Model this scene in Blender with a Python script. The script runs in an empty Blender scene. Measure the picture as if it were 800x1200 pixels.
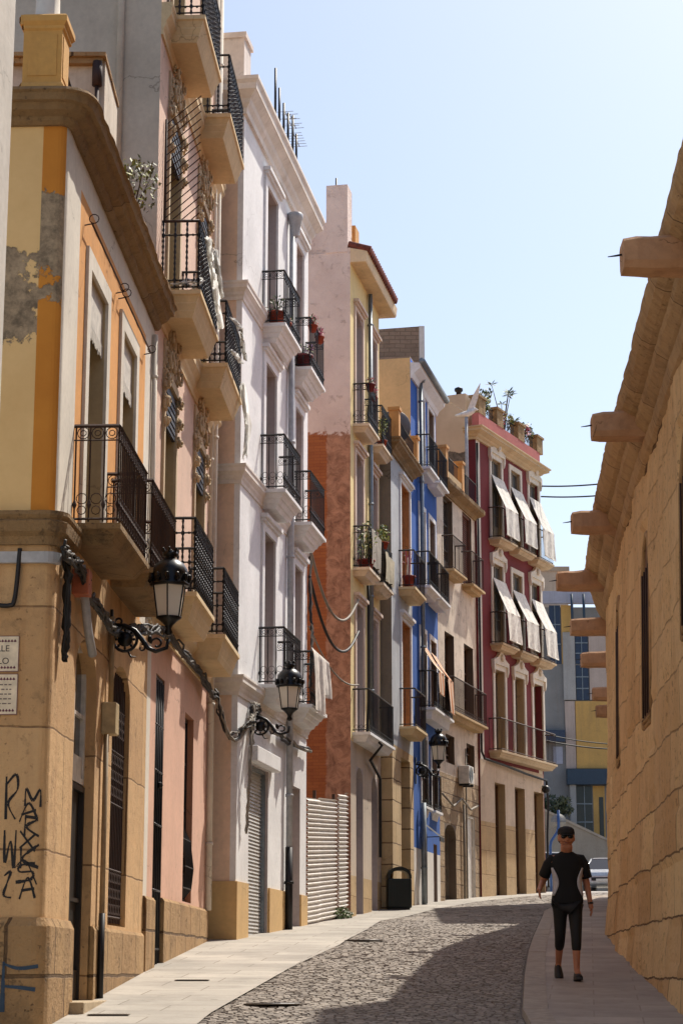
import bpy, bmesh, math, random
from mathutils import Vector, Matrix, noise
R = math.radians
random.seed(7)
SC = bpy.context.scene
COL = SC.collection
PI = math.pi

# ------------------------------------------------------------------ camera
TH = math.atan(540/2380.)
cam = bpy.data.cameras.new('camera'); co = bpy.data.objects.new('camera', cam); COL.objects.link(co)
cam.sensor_fit = 'VERTICAL'; cam.sensor_height = 36.0; cam.lens = 36.0*2380/1200
cam.clip_end = 3000
co.location = (0, 0, 0); co.rotation_euler = (PI/2+TH, 0, 0)
SC.camera = co

# ------------------------------------------------------------------ light
SUN_AZ, SUN_EL = R(36), R(54)
w = bpy.data.worlds.new('World'); SC.world = w; w.use_nodes = True
nt = w.node_tree; bg = nt.nodes['Background']
sky = nt.nodes.new('ShaderNodeTexSky'); sky.sky_type = 'NISHITA'; sky.sun_disc = False
sky.sun_elevation = SUN_EL; sky.sun_rotation = SUN_AZ
sky.air_density = 1.0; sky.dust_density = 2.1; sky.ozone_density = 1.0
nt.links.new(sky.outputs[0], bg.inputs[0]); bg.inputs[1].default_value = 0.13
sl = bpy.data.lights.new('sun', 'SUN'); so = bpy.data.objects.new('sun', sl); COL.objects.link(so)
sl.energy = 4.3; sl.angle = R(0.53); sl.color = (1.0, 0.93, 0.82)
sd = Vector((math.sin(SUN_AZ)*math.cos(SUN_EL), math.cos(SUN_AZ)*math.cos(SUN_EL), math.sin(SUN_EL)))
so.rotation_euler = sd.to_track_quat('Z', 'Y').to_euler()
SC.view_settings.view_transform = 'Standard'; SC.view_settings.look = 'None'
SC.view_settings.gamma = 1.0; SC.view_settings.exposure = 0.42
SC.render.engine = 'CYCLES'
SC.cycles.max_bounces = 8; SC.cycles.diffuse_bounces = 6

# ------------------------------------------------------------------ materials
def lin(c):
    return tuple((((v/255.)+.055)/1.055)**2.4 if v > 10 else v/255./12.92 for v in c)+(1.,)
def scale(c, k): return tuple(min(255, v*k) for v in c)
MC = {}
class NT:
    def __init__(s, name):
        s.m = bpy.data.materials.new(name); s.m.use_nodes = True; s.t = s.m.node_tree
        s.b = s.t.nodes['Principled BSDF']
    def n(s, ty, **k):
        x = s.t.nodes.new(ty)
        for a, v in k.items(): setattr(x, a, v)
        return x
    def l(s, a, b): s.t.links.new(a, b)
    def math(s, op, a, b=None, c=None):
        x = s.n('ShaderNodeMath', operation=op)
        for i, v in enumerate((a, b, c)):
            if v is None: continue
            if isinstance(v, (int, float)): x.inputs[i].default_value = v
            else: s.l(v, x.inputs[i])
        return x.outputs[0]
    def ramp(s, v, lo, hi):
        x = s.n('ShaderNodeMapRange'); s.l(v, x.inputs[0]); x.inputs[1].default_value = lo; x.inputs[2].default_value = hi
        return x.outputs[0]
    def mix(s, f, a, b, mode='MIX'):
        x = s.n('ShaderNodeMix', data_type='RGBA', blend_type=mode)
        if isinstance(f, (int, float)): x.inputs[0].default_value = f
        else: s.l(f, x.inputs[0])
        for i, v in ((6, a), (7, b)):
            if isinstance(v, tuple): x.inputs[i].default_value = v
            else: s.l(v, x.inputs[i])
        return x.outputs[2]
    def coords(s):
        tc = s.n('ShaderNodeTexCoord'); return tc.outputs['Object']
    def noise(s, vec, sc, det=6, rough=.6, sx=1, sy=1, sz=1, dist=0):
        mp = s.n('ShaderNodeMapping'); mp.inputs['Scale'].default_value = (sx, sy, sz); s.l(vec, mp.inputs[0])
        x = s.n('ShaderNodeTexNoise'); x.inputs['Scale'].default_value = sc; x.inputs['Detail'].default_value = det
        x.inputs['Roughness'].default_value = rough; x.inputs['Distortion'].default_value = dist; s.l(mp.outputs[0], x.inputs['Vector'])
        return x.outputs[0]
    def bump(s, h, st, d):
        x = s.n('ShaderNodeBump'); x.inputs['Strength'].default_value = st; x.inputs['Distance'].default_value = d
        s.l(h, x.inputs['Height']); s.l(x.outputs[0], s.b.inputs['Normal'])
    def flat(s, vec):                       # (x+y, z) wall coordinates
        sp = s.n('ShaderNodeSeparateXYZ'); s.l(vec, sp.inputs[0])
        a = s.math('ADD', sp.outputs[0], sp.outputs[1])
        cb = s.n('ShaderNodeCombineXYZ'); s.l(a, cb.inputs[0]); s.l(sp.outputs[2], cb.inputs[1])
        return cb.outputs[0], sp
    def done(s, col, rough=.85):
        if isinstance(col, tuple): s.b.inputs['Base Color'].default_value = col
        else: s.l(col, s.b.inputs['Base Color'])
        if isinstance(rough, (int, float)): s.b.inputs['Roughness'].default_value = rough
        else: s.l(rough, s.b.inputs['Roughness'])
        return s.m

def plain(name, c, rough=.5, metal=0, var=.12):
    if name in MC: return MC[name]
    t = NT(name); v = t.coords(); n = t.noise(v, 9, 4)
    col = t.mix(t.ramp(n, .3, .7), lin(scale(c, 1-var)), lin(scale(c, 1+var*.5)))
    t.b.inputs['Metallic'].default_value = metal
    MC[name] = t.done(col, rough); return MC[name]

def plaster(name, c, dirt=(120, 100, 80), amt=.35, bump=.25, streak=.35, sc=.7):
    if name in MC: return MC[name]
    t = NT(name); v = t.coords()
    big = t.noise(v, sc, 7, .62); fine = t.noise(v, 14, 6, .6); st = t.noise(v, 2.2, 5, .6, 2.2, 2.2, .16)
    col = t.mix(t.ramp(big, .3, .75), lin(scale(c, 1.03)), lin(scale(c, .88)))
    m1 = t.math('MULTIPLY', t.ramp(t.noise(v, sc*2.3, 8, .68, dist=.4), .52, .78), amt)
    col = t.mix(m1, col, lin(dirt))
    m2 = t.math('MULTIPLY', t.ramp(st, .52, .8), streak)
    col = t.mix(m2, col, lin(scale(dirt, 1.1)))
    col = t.mix(t.ramp(fine, .35, .7), col, t.mix(.12, col, lin((60, 50, 45))))
    vo = t.n('ShaderNodeTexVoronoi', feature='DISTANCE_TO_EDGE'); vo.inputs['Scale'].default_value = .55
    wv = t.n('ShaderNodeVectorMath', operation='ADD'); nd = t.n('ShaderNodeTexNoise'); nd.inputs['Scale'].default_value = 1.6; nd.inputs['Detail'].default_value = 6; t.l(v, nd.inputs['Vector']); t.l(v, wv.inputs[0]); t.l(nd.outputs['Color'], wv.inputs[1]); t.l(wv.outputs[0], vo.inputs['Vector'])
    ck = t.math('MULTIPLY', t.ramp(vo.outputs['Distance'], .006, .0015), t.ramp(big, .5, .56))
    col = t.mix(t.math('MULTIPLY', ck, min(.7, amt*1.6)), col, lin(scale(dirt, .6)))
    mp = t.math('MULTIPLY', t.ramp(t.noise(v, 5.5, 8, .75), .62, .66), t.ramp(t.noise(v, .9, 4, .6), .5, .62))
    col = t.mix(t.math('MULTIPLY', mp, min(.75, amt*1.4)), col, lin(scale(dirt, 1.15)))
    h = t.math('SUBTRACT', t.math('ADD', t.math('MULTIPLY', fine, .4), big), t.math('MULTIPLY', mp, .5*amt))
    t.bump(h, bump, .03)
    MC[name] = t.done(col, .9); return MC[name]

def stone(name, c1, c2, bw=.8, bh=.42, mortar=(110, 85, 60), mw=.012, erode=.5, dark=(70, 50, 35), damt=.4, streak=.2, bump=.6):
    if name in MC: return MC[name]
    t = NT(name); v = t.coords(); uv, sp = t.flat(v)
    wob = t.noise(v, 1.6, 3); cb = t.n('ShaderNodeVectorMath', operation='ADD')
    vv = t.n('ShaderNodeVectorMath', operation='SCALE'); vv.inputs['Scale'].default_value = .06
    cc = t.n('ShaderNodeCombineXYZ'); t.l(wob, cc.inputs[0]); t.l(wob, cc.inputs[1]); t.l(cc.outputs[0], vv.inputs[0])
    t.l(uv, cb.inputs[0]); t.l(vv.outputs[0], cb.inputs[1])
    br = t.n('ShaderNodeTexBrick'); t.l(cb.outputs[0], br.inputs['Vector'])
    br.inputs['Scale'].default_value = 1; br.inputs['Brick Width'].default_value = bw; br.inputs['Row Height'].default_value = bh
    br.inputs['Mortar Size'].default_value = mw; br.inputs['Mortar Smooth'].default_value = .4
    br.inputs['Color1'].default_value = lin(c1); br.inputs['Color2'].default_value = lin(c2); br.inputs['Mortar'].default_value = lin(mortar)
    n1 = t.noise(v, 1.3, 9, .74, dist=.5); n2 = t.noise(v, 9, 7, .7); st = t.noise(v, 3, 5, .6, 2, 2, .12)
    col = t.mix(t.ramp(n1, .3, .7), br.outputs[0], t.mix(.5, br.outputs[0], lin(scale(c1, .72))))
    col = t.mix(t.math('MULTIPLY', t.ramp(n1, .56, .8), damt), col, lin(dark))
    col = t.mix(t.math('MULTIPLY', t.ramp(st, .5, .8), streak), col, lin(scale(dark, 1.5)))
    col = t.mix(t.math('MULTIPLY', t.ramp(n2, .5, .75), .35), col, lin(scale(c2, 1.12)))
    pm = t.math('MULTIPLY', t.ramp(t.noise(v, 22, 3, .5), .64, .7), t.ramp(n1, .42, .6))
    col = t.mix(t.math('MULTIPLY', pm, .6), col, lin(scale(dark, .8)))
    chip = t.math('MULTIPLY', t.ramp(t.noise(v, 3.6, 8, .78), .58, .61), t.ramp(sp.outputs[2], 9.5, 0.0))
    col = t.mix(t.math('MULTIPLY', chip, damt*.5), col, lin(scale(c1, .74)))
    h = t.math('SUBTRACT', t.math('ADD', t.math('MULTIPLY', n2, erode), t.math('MULTIPLY', n1, .6)), t.math('ADD', t.math('MULTIPLY', br.outputs['Fac'], .5), t.math('MULTIPLY', t.math('ADD', chip, pm), .35)))
    t.bump(h, bump, .05)
    MC[name] = t.done(col, .92); return MC[name]

def glass(name='dark_glass', c=(28, 32, 38)):
    if name in MC: return MC[name]
    t = NT(name); MC[name] = t.done(lin(c), .08); return MC[name]

IRON = plain('wrought_iron', (30, 28, 30), .45, .3)
RUSTY = plain('rusty_iron', (62, 44, 38), .7, .2)
WOODB = plain('brown_wood', (92, 66, 44), .6)
WOODG = plain('grey_wood', (120, 110, 96), .7)
WHITEW = plain('white_woodwork', (212, 206, 196), .5)
GLASS = glass()
ZINC = plain('zinc', (128, 136, 142), .45, .5)
PVC = plain('grey_pipe', (170, 172, 176), .45)
TERRA = plain('terracotta', (150, 62, 40), .8)
LEAF = plain('leaf_green', (70, 98, 38), .6, var=.4)
LEAFY = plain('leaf_yellow', (150, 150, 50), .6, var=.3)
LEAFO = plain('leaf_olive', (96, 96, 58), .6, var=.35)
BARK = plain('bark', (84, 66, 50), .9)
BLACKC = plain('black_cable', (26, 24, 24), .6)
GREYC = plain('grey_cable', (132, 124, 112), .7)

# ------------------------------------------------------------------ mesh builder
class MB:
    def __init__(s): s.v = []; s.f = []; s.mi = []; s.cur = 0; s.sm = []
    def mat(s, i): s.cur = i; return s
    def add(s, vs, fs, smooth=False):
        o = len(s.v); s.v += [tuple(p) for p in vs]
        for f in fs: s.f.append([o+i for i in f]); s.mi.append(s.cur); s.sm.append(smooth)
        return s
    def quad(s, a, b, c, d): return s.add([a, b, c, d], [(0, 1, 2, 3)])
    def poly(s, pts): return s.add(pts, [tuple(range(len(pts)))])
    def box(s, x0, x1, y0, y1, z0, z1):
        vs = [(x, y, z) for z in (z0, z1) for y in (y0, y1) for x in (x0, x1)]
        return s.add(vs, [(0, 2, 3, 1), (4, 5, 7, 6), (0, 1, 5, 4), (2, 6, 7, 3), (0, 4, 6, 2), (1, 3, 7, 5)])
    def tube(s, pts, r, n=6, cap=True):
        pts = [Vector(p) for p in pts]; m = len(pts)
        rs = r if isinstance(r, (list, tuple)) else [r]*m
        vs = []; up = Vector((0, 0, 1))
        d0 = (pts[1]-pts[0]).normalized()
        if abs(d0.dot(up)) > .9: up = Vector((1, 0, 0))
        side = d0.cross(up).normalized()
        for i, p in enumerate(pts):
            d = (pts[min(i+1, m-1)]-pts[max(i-1, 0)])
            if d.length < 1e-9: d = d0
            d.normalize(); side = (side-d*side.dot(d))
            if side.length < 1e-6: side = d.orthogonal()
            side.normalize(); b = d.cross(side)
            for k in range(n):
                a = 2*PI*k/n; vs.append(p+(side*math.cos(a)+b*math.sin(a))*rs[i])
        fs = []
        for i in range(m-1):
            for k in range(n):
                fs.append((i*n+k, i*n+(k+1) % n, (i+1)*n+(k+1) % n, (i+1)*n+k))
        if cap: fs += [tuple(range(n-1, -1, -1)), tuple((m-1)*n+k for k in range(n))]
        return s.add(vs, fs, n > 4)
    def lathe(s, prof, c=(0, 0, 0), n=12, M=None, rz=0):
        vs = []
        for r, z in prof:
            for k in range(n):
                a = 2*PI*k/n+rz; p = Vector((r*math.cos(a), r*math.sin(a), z))
                if M: p = M @ p
                vs.append(p+Vector(c))
        fs = []
        for i in range(len(prof)-1):
            for k in range(n): fs.append((i*n+k, i*n+(k+1) % n, (i+1)*n+(k+1) % n, (i+1)*n+k))
        fs += [tuple(range(n-1, -1, -1)), tuple((len(prof)-1)*n+k for k in range(n))]
        return s.add(vs, fs, n > 6)
    def ball(s, c, r, n=8, m=6, sx=1, sy=1, sz=1):
        pr = [(r*math.sin(PI*(i+.02)/(m+.04)), -r*math.cos(PI*(i+.02)/(m+.04))) for i in range(m+1)]
        M = Matrix.Diagonal((sx, sy, sz)); return s.lathe(pr, c, n, M)
    def ring(s, c, r, t, n=12, axis='y', m=4):
        pts = []
        for k in range(n+1):
            a = 2*PI*k/n; u, w_ = r*math.cos(a), r*math.sin(a)
            pts.append({'y': (c[0]+u, c[1], c[2]+w_), 'x': (c[0], c[1]+u, c[2]+w_), 'z': (c[0]+u, c[1]+w_, c[2])}[axis])
        return s.tube(pts, t, m, False)
    def sweep(s, path, prof, closed=True, caps=True, lid=False):
        """profile of (outward, z) carried along a plan path; outward is to the right of travel"""
        n = len(path); m = len(prof); nor = []
        for i in range(n-1):
            dx, dy = path[i+1][0]-path[i][0], path[i+1][1]-path[i][1]; L = math.hypot(dx, dy); nor.append((dy/L, -dx/L))
        vs = []
        for i, (x, y) in enumerate(path):
            a = nor[max(i-1, 0)]; b = nor[min(i, n-2)]
            mx, my = a[0]+b[0], a[1]+b[1]; k = mx*a[0]+my*a[1]; mx /= k; my /= k
            for p, z in prof: vs.append((x+mx*p, y+my*p, z))
        fs = []; mm = m if closed else m-1
        for i in range(n-1):
            for j in range(mm):
                j2 = (j+1) % m; fs.append((i*m+j, (i+1)*m+j, (i+1)*m+j2, i*m+j2))
        if caps and closed: fs += [tuple(range(m)), tuple((n-1)*m+j for j in range(m-1, -1, -1))]
        s.add(vs, fs)
        if lid:
            for j in (0, m-1): s.add([vs[i*m+j] for i in range(n)], [tuple(range(n))])
        return s
    def build(s, name, mats, parent=None, dz=0, loc=None, bevel=0):
        me = bpy.data.meshes.new(name); me.from_pydata(s.v, [], s.f)
        if not isinstance(mats, (list, tuple)): mats = [mats]
        for m in mats: me.materials.append(m)
        me.polygons.foreach_set('material_index', s.mi); me.polygons.foreach_set('use_smooth', s.sm)
        me.update()
        bm = bmesh.new(); bm.from_mesh(me); bmesh.ops.recalc_face_normals(bm, faces=bm.faces); bm.to_mesh(me); bm.free()
        o = bpy.data.objects.new(name, me); COL.objects.link(o)
        if parent: o.parent = parent
        o.location = loc if loc else (0, 0, dz)
        if bevel:
            b = o.modifiers.new('bevel', 'BEVEL'); b.width = bevel; b.segments = 2; b.limit_method = 'ANGLE'
        return o

def tag(o, label, cat=None, group=None, kind=None):
    if label: o['label'] = label
    if cat: o['category'] = cat
    if group: o['group'] = group
    if kind: o['kind'] = kind
    return o
def empty(name, loc, label, cat, rz=0, group=None):
    o = bpy.data.objects.new(name, None); COL.objects.link(o); o.location = loc; o.rotation_euler = (0, 0, rz)
    return tag(o, label, cat, group)
def lerp(a, b, t): return a+(b-a)*t

# ------------------------------------------------------------------ ground
GP = [(-30, -3.2), (0, -1.6), (14, -.9), (20, -.43), (25.8, 0.0), (32.8, .5), (39.2, .87), (44.3, 1.15), (48.1, 1.43), (52.9, 1.72), (58, 2.03), (64.3, 2.42), (72, 2.78), (80, 3.05), (90, 3.38), (100, 3.6), (200, 3.8), (900, 3.8)]
def g(y):
    for (a, za), (b, zb) in zip(GP, GP[1:]):
        if y <= b: return lerp(za, zb, (y-a)/(b-a))
    return GP[-1][1]

PAVE = None
def pave_mat(name, c, bw, bh, dk, rot=0):
    t = NT(name); v = t.coords()
    mp = t.n('ShaderNodeMapping'); mp.inputs['Rotation'].default_value = (0, 0, rot); t.l(v, mp.inputs[0])
    br = t.n('ShaderNodeTexBrick'); t.l(mp.outputs[0], br.inputs['Vector']); br.inputs['Scale'].default_value = 1
    br.inputs['Brick Width'].default_value = bw; br.inputs['Row Height'].default_value = bh; br.inputs['Mortar Size'].default_value = .008
    br.inputs['Color1'].default_value = lin(c); br.inputs['Color2'].default_value = lin(scale(c, .9)); br.inputs['Mortar'].default_value = lin(dk)
    n = t.noise(v, 1.1, 8, .7); n2 = t.noise(v, 30, 5, .7)
    col = t.mix(t.math('MULTIPLY', t.ramp(n, .42, .7), .6), br.outputs[0], lin(scale(c, .62)))
    col = t.mix(t.math('MULTIPLY', t.ramp(t.noise(v, 6, 4, .6), .66, .7), .55), col, lin(scale(dk, .8)))
    col = t.mix(t.math('MULTIPLY', t.ramp(t.noise(v, .35, 3, .5), .5, .58), .3), col, lin(scale(c, .75)))
    col = t.mix(t.math('MULTIPLY', t.ramp(n2, .5, .75), .3), col, lin(dk))
    t.bump(t.math('SUBTRACT', t.math('MULTIPLY', n2, .3), br.outputs['Fac']), .4, .01)
    return t.done(col, .8)
PAVE = pave_mat('stone_paving', (178, 171, 160), 1.1, .6, (120, 110, 96), .1)
PAVER = pave_mat('worn_paving', (178, 166, 154), .9, .6, (150, 138, 126), .12)
t = NT('cobble'); v = t.coords()
gm = t.n('ShaderNodeNewGeometry')
n1 = t.noise(v, 1.2, 6, .7); n2 = t.noise(v, 40, 4, .7)
rr = t.n('ShaderNodeValToRGB'); t.l(gm.outputs['Random Per Island'], rr.inputs[0])
rr.color_ramp.elements[0].color = lin((112, 103, 95)); rr.color_ramp.elements[1].color = lin((150, 140, 128))
col = t.mix(t.math('MULTIPLY', t.ramp(n1, .4, .7), .45), rr.outputs[0], lin((96, 84, 72)))
col = t.mix(t.math('MULTIPLY', t.ramp(n2, .5, .7), .3), col, lin((70, 62, 54)))
t.bump(n2, .4, .01); COBBLE = t.done(col, .75)
SOIL = plain('joint_sand', (112, 102, 92), .95)
ASPH = plain('worn_road', (168, 160, 148), .9)

# left street edge (buildings), left cobble edge, right cobble edge, church wall line
BL = [(-6, -2.9), (18, -2.75), (25.8, -2.5), (32.4, -2.1), (39.2, -.67), (44.3, .2), (48.1, .95), (51.1, 1.8), (54.9, 2.63), (59, 3.87), (64.3, 6.35), (70, 9.2)]
CL = [(-6, -1.9), (12, -1.75), (20.5, -1.28), (27, -.6), (31.5, -.03), (37, .45), (42, .8), (46, 1.7), (50, 2.55), (55, 3.7), (60, 5.3), (66, 8.4), (72, 11.5)]
CR = [(-6, 1.2), (12, 1.5), (20.3, 1.76), (25, 2.2), (29.5, 2.66), (37, 3.5), (46, 4.5), (52, 5.6), (58, 7.0), (64, 9.4), (72, 14)]
CW = [(-6, 1.75), (0, 2.2), (10, 2.7), (14, 2.96), (18, 3.22), (23, 3.54), (25, 3.65), (29, 3.95), (34, 4.4), (36.5, 4.85), (39, 5.35), (44, 6.3), (49, 7.2), (55, 8.4), (60, 9.4), (66, 10.6)]
def ev(T, y):
    for (a, xa), (b, xb) in zip(T, T[1:]):
        if y <= b: return lerp(xa, xb, (y-a)/(b-a))
    return T[-1][1]
def strip(name, A, B, y0, y1, dz, mat, step=.5, ma=0, mb_=0):
    m = MB(); ys = [y0+i*step for i in range(int((y1-y0)/step)+1)]
    vs = []
    for y in ys: vs += [(ev(A, y)-ma, y, g(y)+dz), (ev(B, y)+mb_, y, g(y)+dz)]
    m.add(vs, [(2*i, 2*i+1, 2*i+3, 2*i+2) for i in range(len(ys)-1)])
    return tag(m.build(name, mat), None, None, None, 'structure')
m = MB(); ys = [-30, -10, 0, 7, 14, 20, 25.8, 32.8, 39.2, 44.3, 48.1, 52.9, 58, 64.3, 72, 80, 90, 100, 140, 300, 1500]; xs = [-600, -60, -12, 0, 12, 60, 600]
m.add([(x, y, g(y)-.03) for y in ys for x in xs], [(i*7+j, i*7+j+1, i*7+j+8, i*7+j+7) for i in range(len(ys)-1) for j in range(6)])
tag(m.build('ground', ASPH), None, kind='structure')
strip('pavement', BL, CL, -6, 70, .012, PAVE, ma=1.2)
strip('pavement', CR, CW, -6, 64, .055, PAVER, mb_=.6)
# border stones of the right pavement
m = MB(); y = 8.0; k = 0
while y < 62:
    L = .95; y2 = y+L
    a = (ev(CR, y), y); b = (ev(CR, y2-.012), y2-.012); z0, z1 = g(y), g(y2); wd = .24
    h = .062+random.uniform(-.003, .003)
    m.add([(a[0]-.02, a[1], z0-.05), (a[0]+wd, a[1], z0-.05), (b[0]+wd, b[1], z1-.05), (b[0]-.02, b[1], z1-.05),
           (a[0], a[1], z0+h), (a[0]+wd, a[1], z0+h), (b[0]+wd, b[1], z1+h), (b[0], b[1], z1+h)],
          [(4, 5, 6, 7), (0, 1, 5, 4), (2, 3, 7, 6), (0, 4, 7, 3), (1, 2, 6, 5)])
    y = y2
tag(m.build('kerb', plain('kerb_stone', (160, 148, 134), .8)), None, kind='structure')
# cobbled carriageway: bed plus individual setts
strip('street', CL, CR, -6, 72, -.004, SOIL)
m = MB(); y = 15.5; row = 0
while y < 66:
    far = y > 42
    dy = .085 if not far else .15; dxw = .095 if not far else .2
    x = ev(CL, y)+(.0 if row % 2 else -dxw*.5)+random.uniform(-.02, .02); xr = ev(CR, y)-.02
    while x < xr-.04:
        wx = dxw*random.uniform(.75, 1.2); x2 = min(x+wx, xr)
        if x > ev(CL, y)-.02:
            gp = .0035; z = g(y)+random.uniform(.005, .013); tl = random.uniform(-.003, .003); tt = random.uniform(-.003, .003); e = .01
            X0, X1, Y0, Y1 = x+gp, x2-gp, y+gp, y+dy-gp
            zb0 = g(y)-.008
            vs = [(X0, Y0, zb0), (X1, Y0, zb0), (X1, Y1, g(y+dy)-.008), (X0, Y1, g(y+dy)-.008),
                  (X0+e, Y0+e, z-tl-tt), (X1-e, Y0+e, z+tl-tt), (X1-e, Y1-e, z+tl+tt+dy*.07), (X0+e, Y1-e, z-tl+tt+dy*.07)]
            m.add(vs, [(4, 5, 6, 7), (0, 1, 5, 4), (1, 2, 6, 5), (2, 3, 7, 6), (3, 0, 4, 7)])
        x = x2
    y += dy; row += 1
tag(m.build('street', COBBLE), None, kind='structure')

# ------------------------------------------------------------------ houses
class House:
    def __init__(s, name, label, cat, P0, P1, g0):
        (x0, y0), (x1, y1) = P0, P1; s.L = math.hypot(x1-x0, y1-y0); s.g = g0
        s.a = math.atan2(y1-y0, x1-x0); s.P0 = P0
        s.root = empty(name, (x0, y0, g0), label, cat, s.a)
        s.M = Matrix.Translation((x0, y0, 0)) @ Matrix.Rotation(s.a, 4, 'Z')
    def part(s, mb, name, mats, bevel=0, label=None):
        o = mb.build(name, mats, s.root, -s.g, bevel=bevel)
        if label: o['label'] = label
        return o
    def world(s, x, y, z): return s.M @ Vector((x, y, z))
    def wall(s, s0, s1, z0, z1, depth, mats, holes=(), zones=(), side=0, roof=0, left_grid=None, sy0=0.0):
        """holes: (s0,s1,z0,z1,reveal_depth,reveal_mat[,arch]); zones: (s0,s1,z0,z1,mat)"""
        xs = {s0, s1}; zs = {z0, z1}
        for h in holes: xs |= {h[0], h[1]}; zs |= {max(h[2], z0), h[3]}
        for q in zones: xs |= {max(q[0], s0), min(q[1], s1)}; zs |= {max(q[2], z0), min(q[3], z1)}
        xs = sorted(xs); zs = sorted(zs); m = MB()
        for i in range(len(xs)-1):
            for j in range(len(zs)-1):
                cx, cz = (xs[i]+xs[i+1])/2, (zs[j]+zs[j+1])/2
                if any(h[0] < cx < h[1] and h[2] < cz < h[3] for h in holes): continue
                mi = 0
                for q in zones:
                    if q[0] <= cx <= q[1] and q[2] <= cz <= q[3]: mi = q[4]
                m.mat(mi).quad((xs[i], 0, zs[j]), (xs[i+1], 0, zs[j]), (xs[i+1], 0, zs[j+1]), (xs[i], 0, zs[j+1]))
        for h in holes:
            a, b, c, d, rd, mi = h[:6]; m.mat(mi)
            m.quad((a, 0, c), (a, rd, c), (a, rd, d), (a, 0, d)); m.quad((b, 0, c), (b, 0, d), (b, rd, d), (b, rd, c))
            m.quad((a, 0, d), (a, rd, d), (b, rd, d), (b, 0, d)); m.quad((a, 0, c), (b, 0, c), (b, rd, c), (a, rd, c))
            if len(h) > 6:
                k = 10; r = (b-a)/2; hh = h[6]; arc = [((a+b)/2-r*math.cos(PI*i/k), d-hh+hh*math.sin(PI*i/k)) for i in range(k+1)]
                for i in range(k):
                    (xa, za), (xb, zb) = arc[i], arc[i+1]
                    m.quad((xa, .001, za), (xb, .001, zb), (xb, .001, d), (xa, .001, d)); m.quad((xa, .001, za), (xb, .001, zb), (xb, rd, zb), (xa, rd, za))
        m.mat(side)
        for q in (left_grid or [(sy0, depth, z0, z1, side)]):
            m.mat(q[4]).quad((s0, q[0], q[2]), (s0, q[1], q[2]), (s0, q[1], q[3]), (s0, q[0], q[3]))
        m.mat(side).quad((s1, 0, z0), (s1, depth, z0), (s1, depth, z1), (s1, 0, z1))
        m.quad((s0, depth, z0), (s1, depth, z0), (s1, depth, z1), (s0, depth, z1))
        m.mat(roof).quad((s0, sy0, z1), (s1, 0, z1), (s1, depth, z1), (s0, depth, z1))
        return s.part(m, 'wall', mats)
    def window(s, a, b, c, d, rd, frame=WOODB, pane=GLASS, name='window', mull=True, shut=False, bars=3):
        m = MB(); f = .06; y0, y1 = rd-.07, rd
        m.box(a, a+f, y0, y1, c, d).box(b-f, b, y0, y1, c, d).box(a+f, b-f, y0, y1, d-f, d).box(a+f, b-f, y0, y1, c, c+f)
        if mull:
            mid = (a+b)/2; m.box(mid-f*.6, mid+f*.6, y0+.01, y1, c+f, d-f)
            for k in range(1, bars): zz = lerp(c, d, k/bars); m.box(a+f, b-f, y0+.015, y1, zz-.02, zz+.02)
            m.box(a+f, b-f, y0+.02, y1, c+f, c+(d-c)*.2)
        o = s.part(m, name, frame)
        p = MB()
        if shut:
            n = int((d-c)/.06)
            for k in range(n):
                z = c+k*(d-c)/n; hh = (d-c)/n
                p.quad((a, rd-.015, z), (b, rd-.015, z), (b, rd+.012, z+hh), (a, rd+.012, z+hh))
                p.quad((a, rd+.012, z+hh), (b, rd+.012, z+hh), (b, rd-.015, z+hh), (a, rd-.015, z+hh))
        else: p.box(a, b, rd-.02, rd+.01, c, d)
        p.build('shutter' if shut else 'pane', pane, o)
        return o
    def surround(s, a, b, c, d, wd, mat, proud=.04, head=0, name='window_surround', crest=0):
        m = MB(); p = proud
        m.box(a-wd, a, -p, .0, c, d+wd).box(b, b+wd, -p, .0, c, d+wd).box(a, b, -p, .0, d, d+wd)
        if head: m.box(a-wd-.05, b+wd+.05, -p-.09, 0, d+wd, d+wd+.07).box(a-wd-.02, b+wd+.02, -p-.045, 0, d+wd-.05, d+wd)
        if crest:
            mid = (a+b)/2; z = d+wd; k = crest
            pts = [(a-wd-.06, z+.04), (a-wd-.06, z+.12), (a-wd+.1, z+.16), (mid-.22, z+.26), (mid-.12, z+.36), (mid-.07, z+.52), (mid, z+.6)]
            pts = pts+[(2*mid-x, zz) for x, zz in pts[::-1][1:]]+[(b+wd+.06, z-.12), (b+wd-.04, z-.3), (b+wd-.04, z), (a-wd+.04, z), (a-wd+.04, z-.3), (a-wd-.06, z-.12)]
            n = len(pts); m.add([(x, -p-.06, zz) for x, zz in pts]+[(x, 0, zz) for x, zz in pts], [tuple(range(n)), tuple(range(2*n-1, n-1, -1))]+[(i, (i+1) % n, n+(i+1) % n, n+i) for i in range(n)])
            m.ball((mid, -p-.1, z+.22), .1, 8, 5, 1, .6, 1.2); m.ball((mid, -p-.08, z+.5), .07, 6, 4)
        return s.part(m, name, mat)
    def balcony(s, a, b, o, z, mat, kind='scroll', th=.22, h=1.0, iron=IRON, steps=3, inset=.1, label=None):
        # z = floor level; slab hangs below it with stepped mouldings
        path = [(a, 0), (a, -o), (b, -o), (b, 0)]
        prof = [(0, z), (0, z-.06)]
        for k in range(steps):
            q = (k+1)/steps; ins = -.03-inset*q; prof += [(ins+.035, z-.06-(th-.06)*(k+.15)/steps), (ins, z-.06-(th-.06)*q)]
        m = MB(); m.sweep(path, prof, closed=False, caps=False, lid=True)
        sl_ = s.part(m, 'balcony', mat, label=label)
        r = MB(); y = -o+.04; A, B = a+.04, b-.04; zt = z+h
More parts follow.
